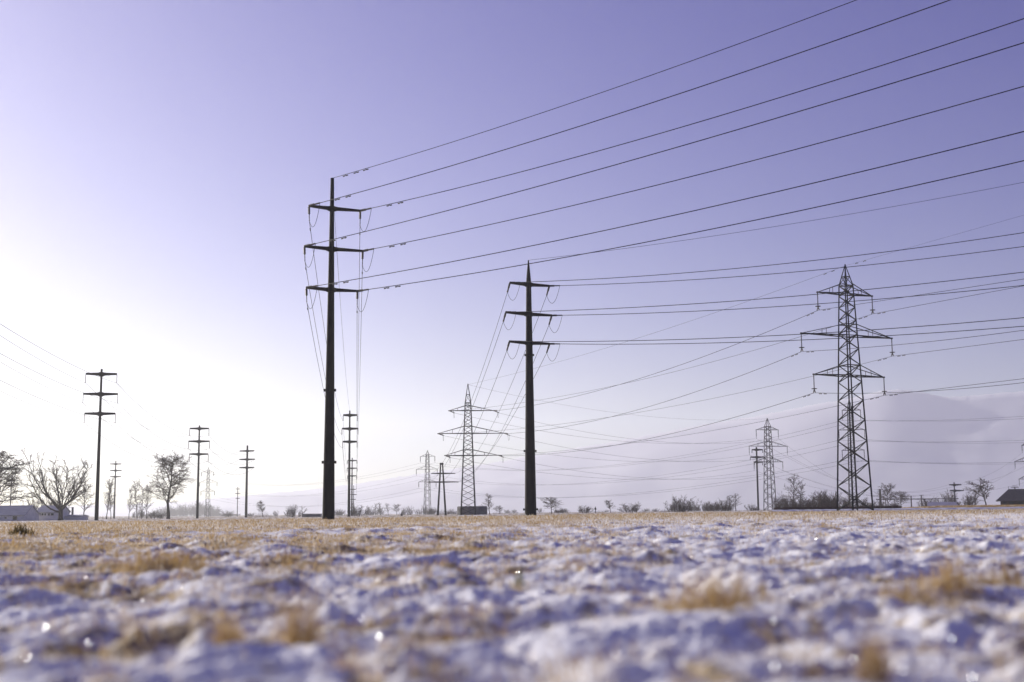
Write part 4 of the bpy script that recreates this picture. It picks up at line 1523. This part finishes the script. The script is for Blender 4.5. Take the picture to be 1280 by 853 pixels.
def hedge():
    """Dark rusty hedge and the grassy bank along the far edge."""
    rng = np.random.RandomState(77)
    Y = 300.0
    n = 16000
    px = rng.uniform(968, 1125, n)
    b = [ground_at(p, Y) for p in np.linspace(968, 1125, 60)]
    gx = np.interp(px, np.linspace(968, 1125, 60), [v.x for v in b])
    gz = np.interp(px, np.linspace(968, 1125, 60), [v.z for v in b])
    y = Y + rng.uniform(-.9, .9, n)
    h = rng.uniform(.4, 1.15, n) * (0.85 + 0.25 * perlin(px * 0.3, px * 0))
    v, f = blades(gx, y, gz - .05, h, np.full(n, .09), rng.uniform(.0, .7, n), rng)
    o = mesh_np('hedge', v, f, M_RUST, smooth=False)
    tag(o, 'low dark rusty hedge running behind the big lattice pylon', 'hedge')
    n = 15000
    px = rng.uniform(1120, 1330, n)
    Y2 = 330.0
    b = [ground_at(p, Y2) for p in np.linspace(1120, 1330, 60)]
    gx = np.interp(px, np.linspace(1120, 1330, 60), [v.x for v in b])
    gz = np.interp(px, np.linspace(1120, 1330, 60), [v.z for v in b])
    rise = np.clip((px - 1120) / 60, 0, 1)
    y = Y2 + rng.uniform(0, 6, n)
    zz = gz + rise * 0.45 * np.clip((y - Y2) / 3, 0, 1)
    v, f = blades(gx, y, zz - .05, rng.uniform(.15, .5, n), np.full(n, .12), rng.uniform(.1, .8, n), rng)
    o = mesh_np('bank_grass', v, f, M_STRAW, smooth=False)
    tag(o, kind='stuff', label='brown grass on the bank below the dark house')


hedge()


def track():
    xs = np.linspace(965, 1330, 160)
    V = []
    for k, (dy, dz) in enumerate(((0, -.15), (.5, .14), (1.4, .22), (2.6, .2), (3.4, -.15))):
        for px in xs:
            g = ground_at(px, 280 + dy)
            n_ = float(fbm(np.array([px * .06]), np.array([k * 1.0]), 3)[0])
            V.append((g.x, 280 + dy, g.z + dz * (1 + .8 * n_)))
    na = len(xs)
    f = [(r * na + i, r * na + i + 1, (r + 1) * na + i + 1, (r + 1) * na + i) for r in range(4) for i in range(na - 1)]
    o = mesh_np('snowy_track', np.array(V), np.array(f), M_SNOW)
    tag(o, kind='structure')


track()


def scrub():
    rng = np.random.RandomState(31)
    V, Fc, off = [], [], 0
    for x0, x1, Y, n, hmax, w in ((318, 640, 760, 5200, 4.0, .05), (600, 850, 820, 3600, 3.4, .05), (820, 985, 560, 3200, 3.0, .045), (130, 215, 620, 1200, 2.6, .045)):
        px = rng.uniform(x0, x1, n)
        g = [ground_at(p, Y) for p in np.linspace(x0, x1, 40)]
        gx = np.interp(px, np.linspace(x0, x1, 40), [v.x for v in g])
        gz = np.interp(px, np.linspace(x0, x1, 40), [v.z for v in g])
        patch = np.clip(0.35 + 1.5 * fbm(px * 0.035 + x0, px * 0, 3), 0.04, 1)
        keep = rng.uniform(0, 1, n) < patch * 1.2
        px, gx, gz, patch = px[keep], gx[keep], gz[keep], patch[keep]
        m_ = len(px)
        h = hmax * patch * rng.uniform(0.25, 1.1, m_)
        v, f = blades(gx, Y + rng.uniform(-15, 15, m_), gz - .2, h, np.full(m_, w), rng.uniform(0, .35, m_), rng)
        V.append(v); Fc.append(f + off); off += len(v)
    o = mesh_np('scrub', np.vstack(V), np.vstack(Fc), M_TWIG, smooth=False)
    tag(o, kind='stuff', label='low hazy scrub along the far edge of the field')


scrub()

# ------------------------------------------------------------------ haze
def haze():
    mb = MB().box((0, 3700, 308), (11000, 10600, 620))
    mt = bpy.data.materials.new('pale_haze')
    mt.use_nodes = True
    nt = mt.node_tree
    nt.nodes.clear()
    out = nt.nodes.new('ShaderNodeOutputMaterial')
    pv = nt.nodes.new('ShaderNodeVolumePrincipled')
    pv.inputs['Color'].default_value = (0.95, 0.97, 1.0, 1)
    pv.inputs['Density'].default_value = HAZE_DENSITY
    pv.inputs['Density Attribute'].default_value = ''
    pv.inputs['Color Attribute'].default_value = ''
    pv.inputs['Temperature Attribute'].default_value = ''
    pv.inputs['Anisotropy'].default_value = 0.54
    nt.links.new(pv.outputs[0], out.inputs['Volume'])
    o = mb.build('haze', mt)
    tag(o, kind='stuff', label='thin winter haze over the plain')


haze()
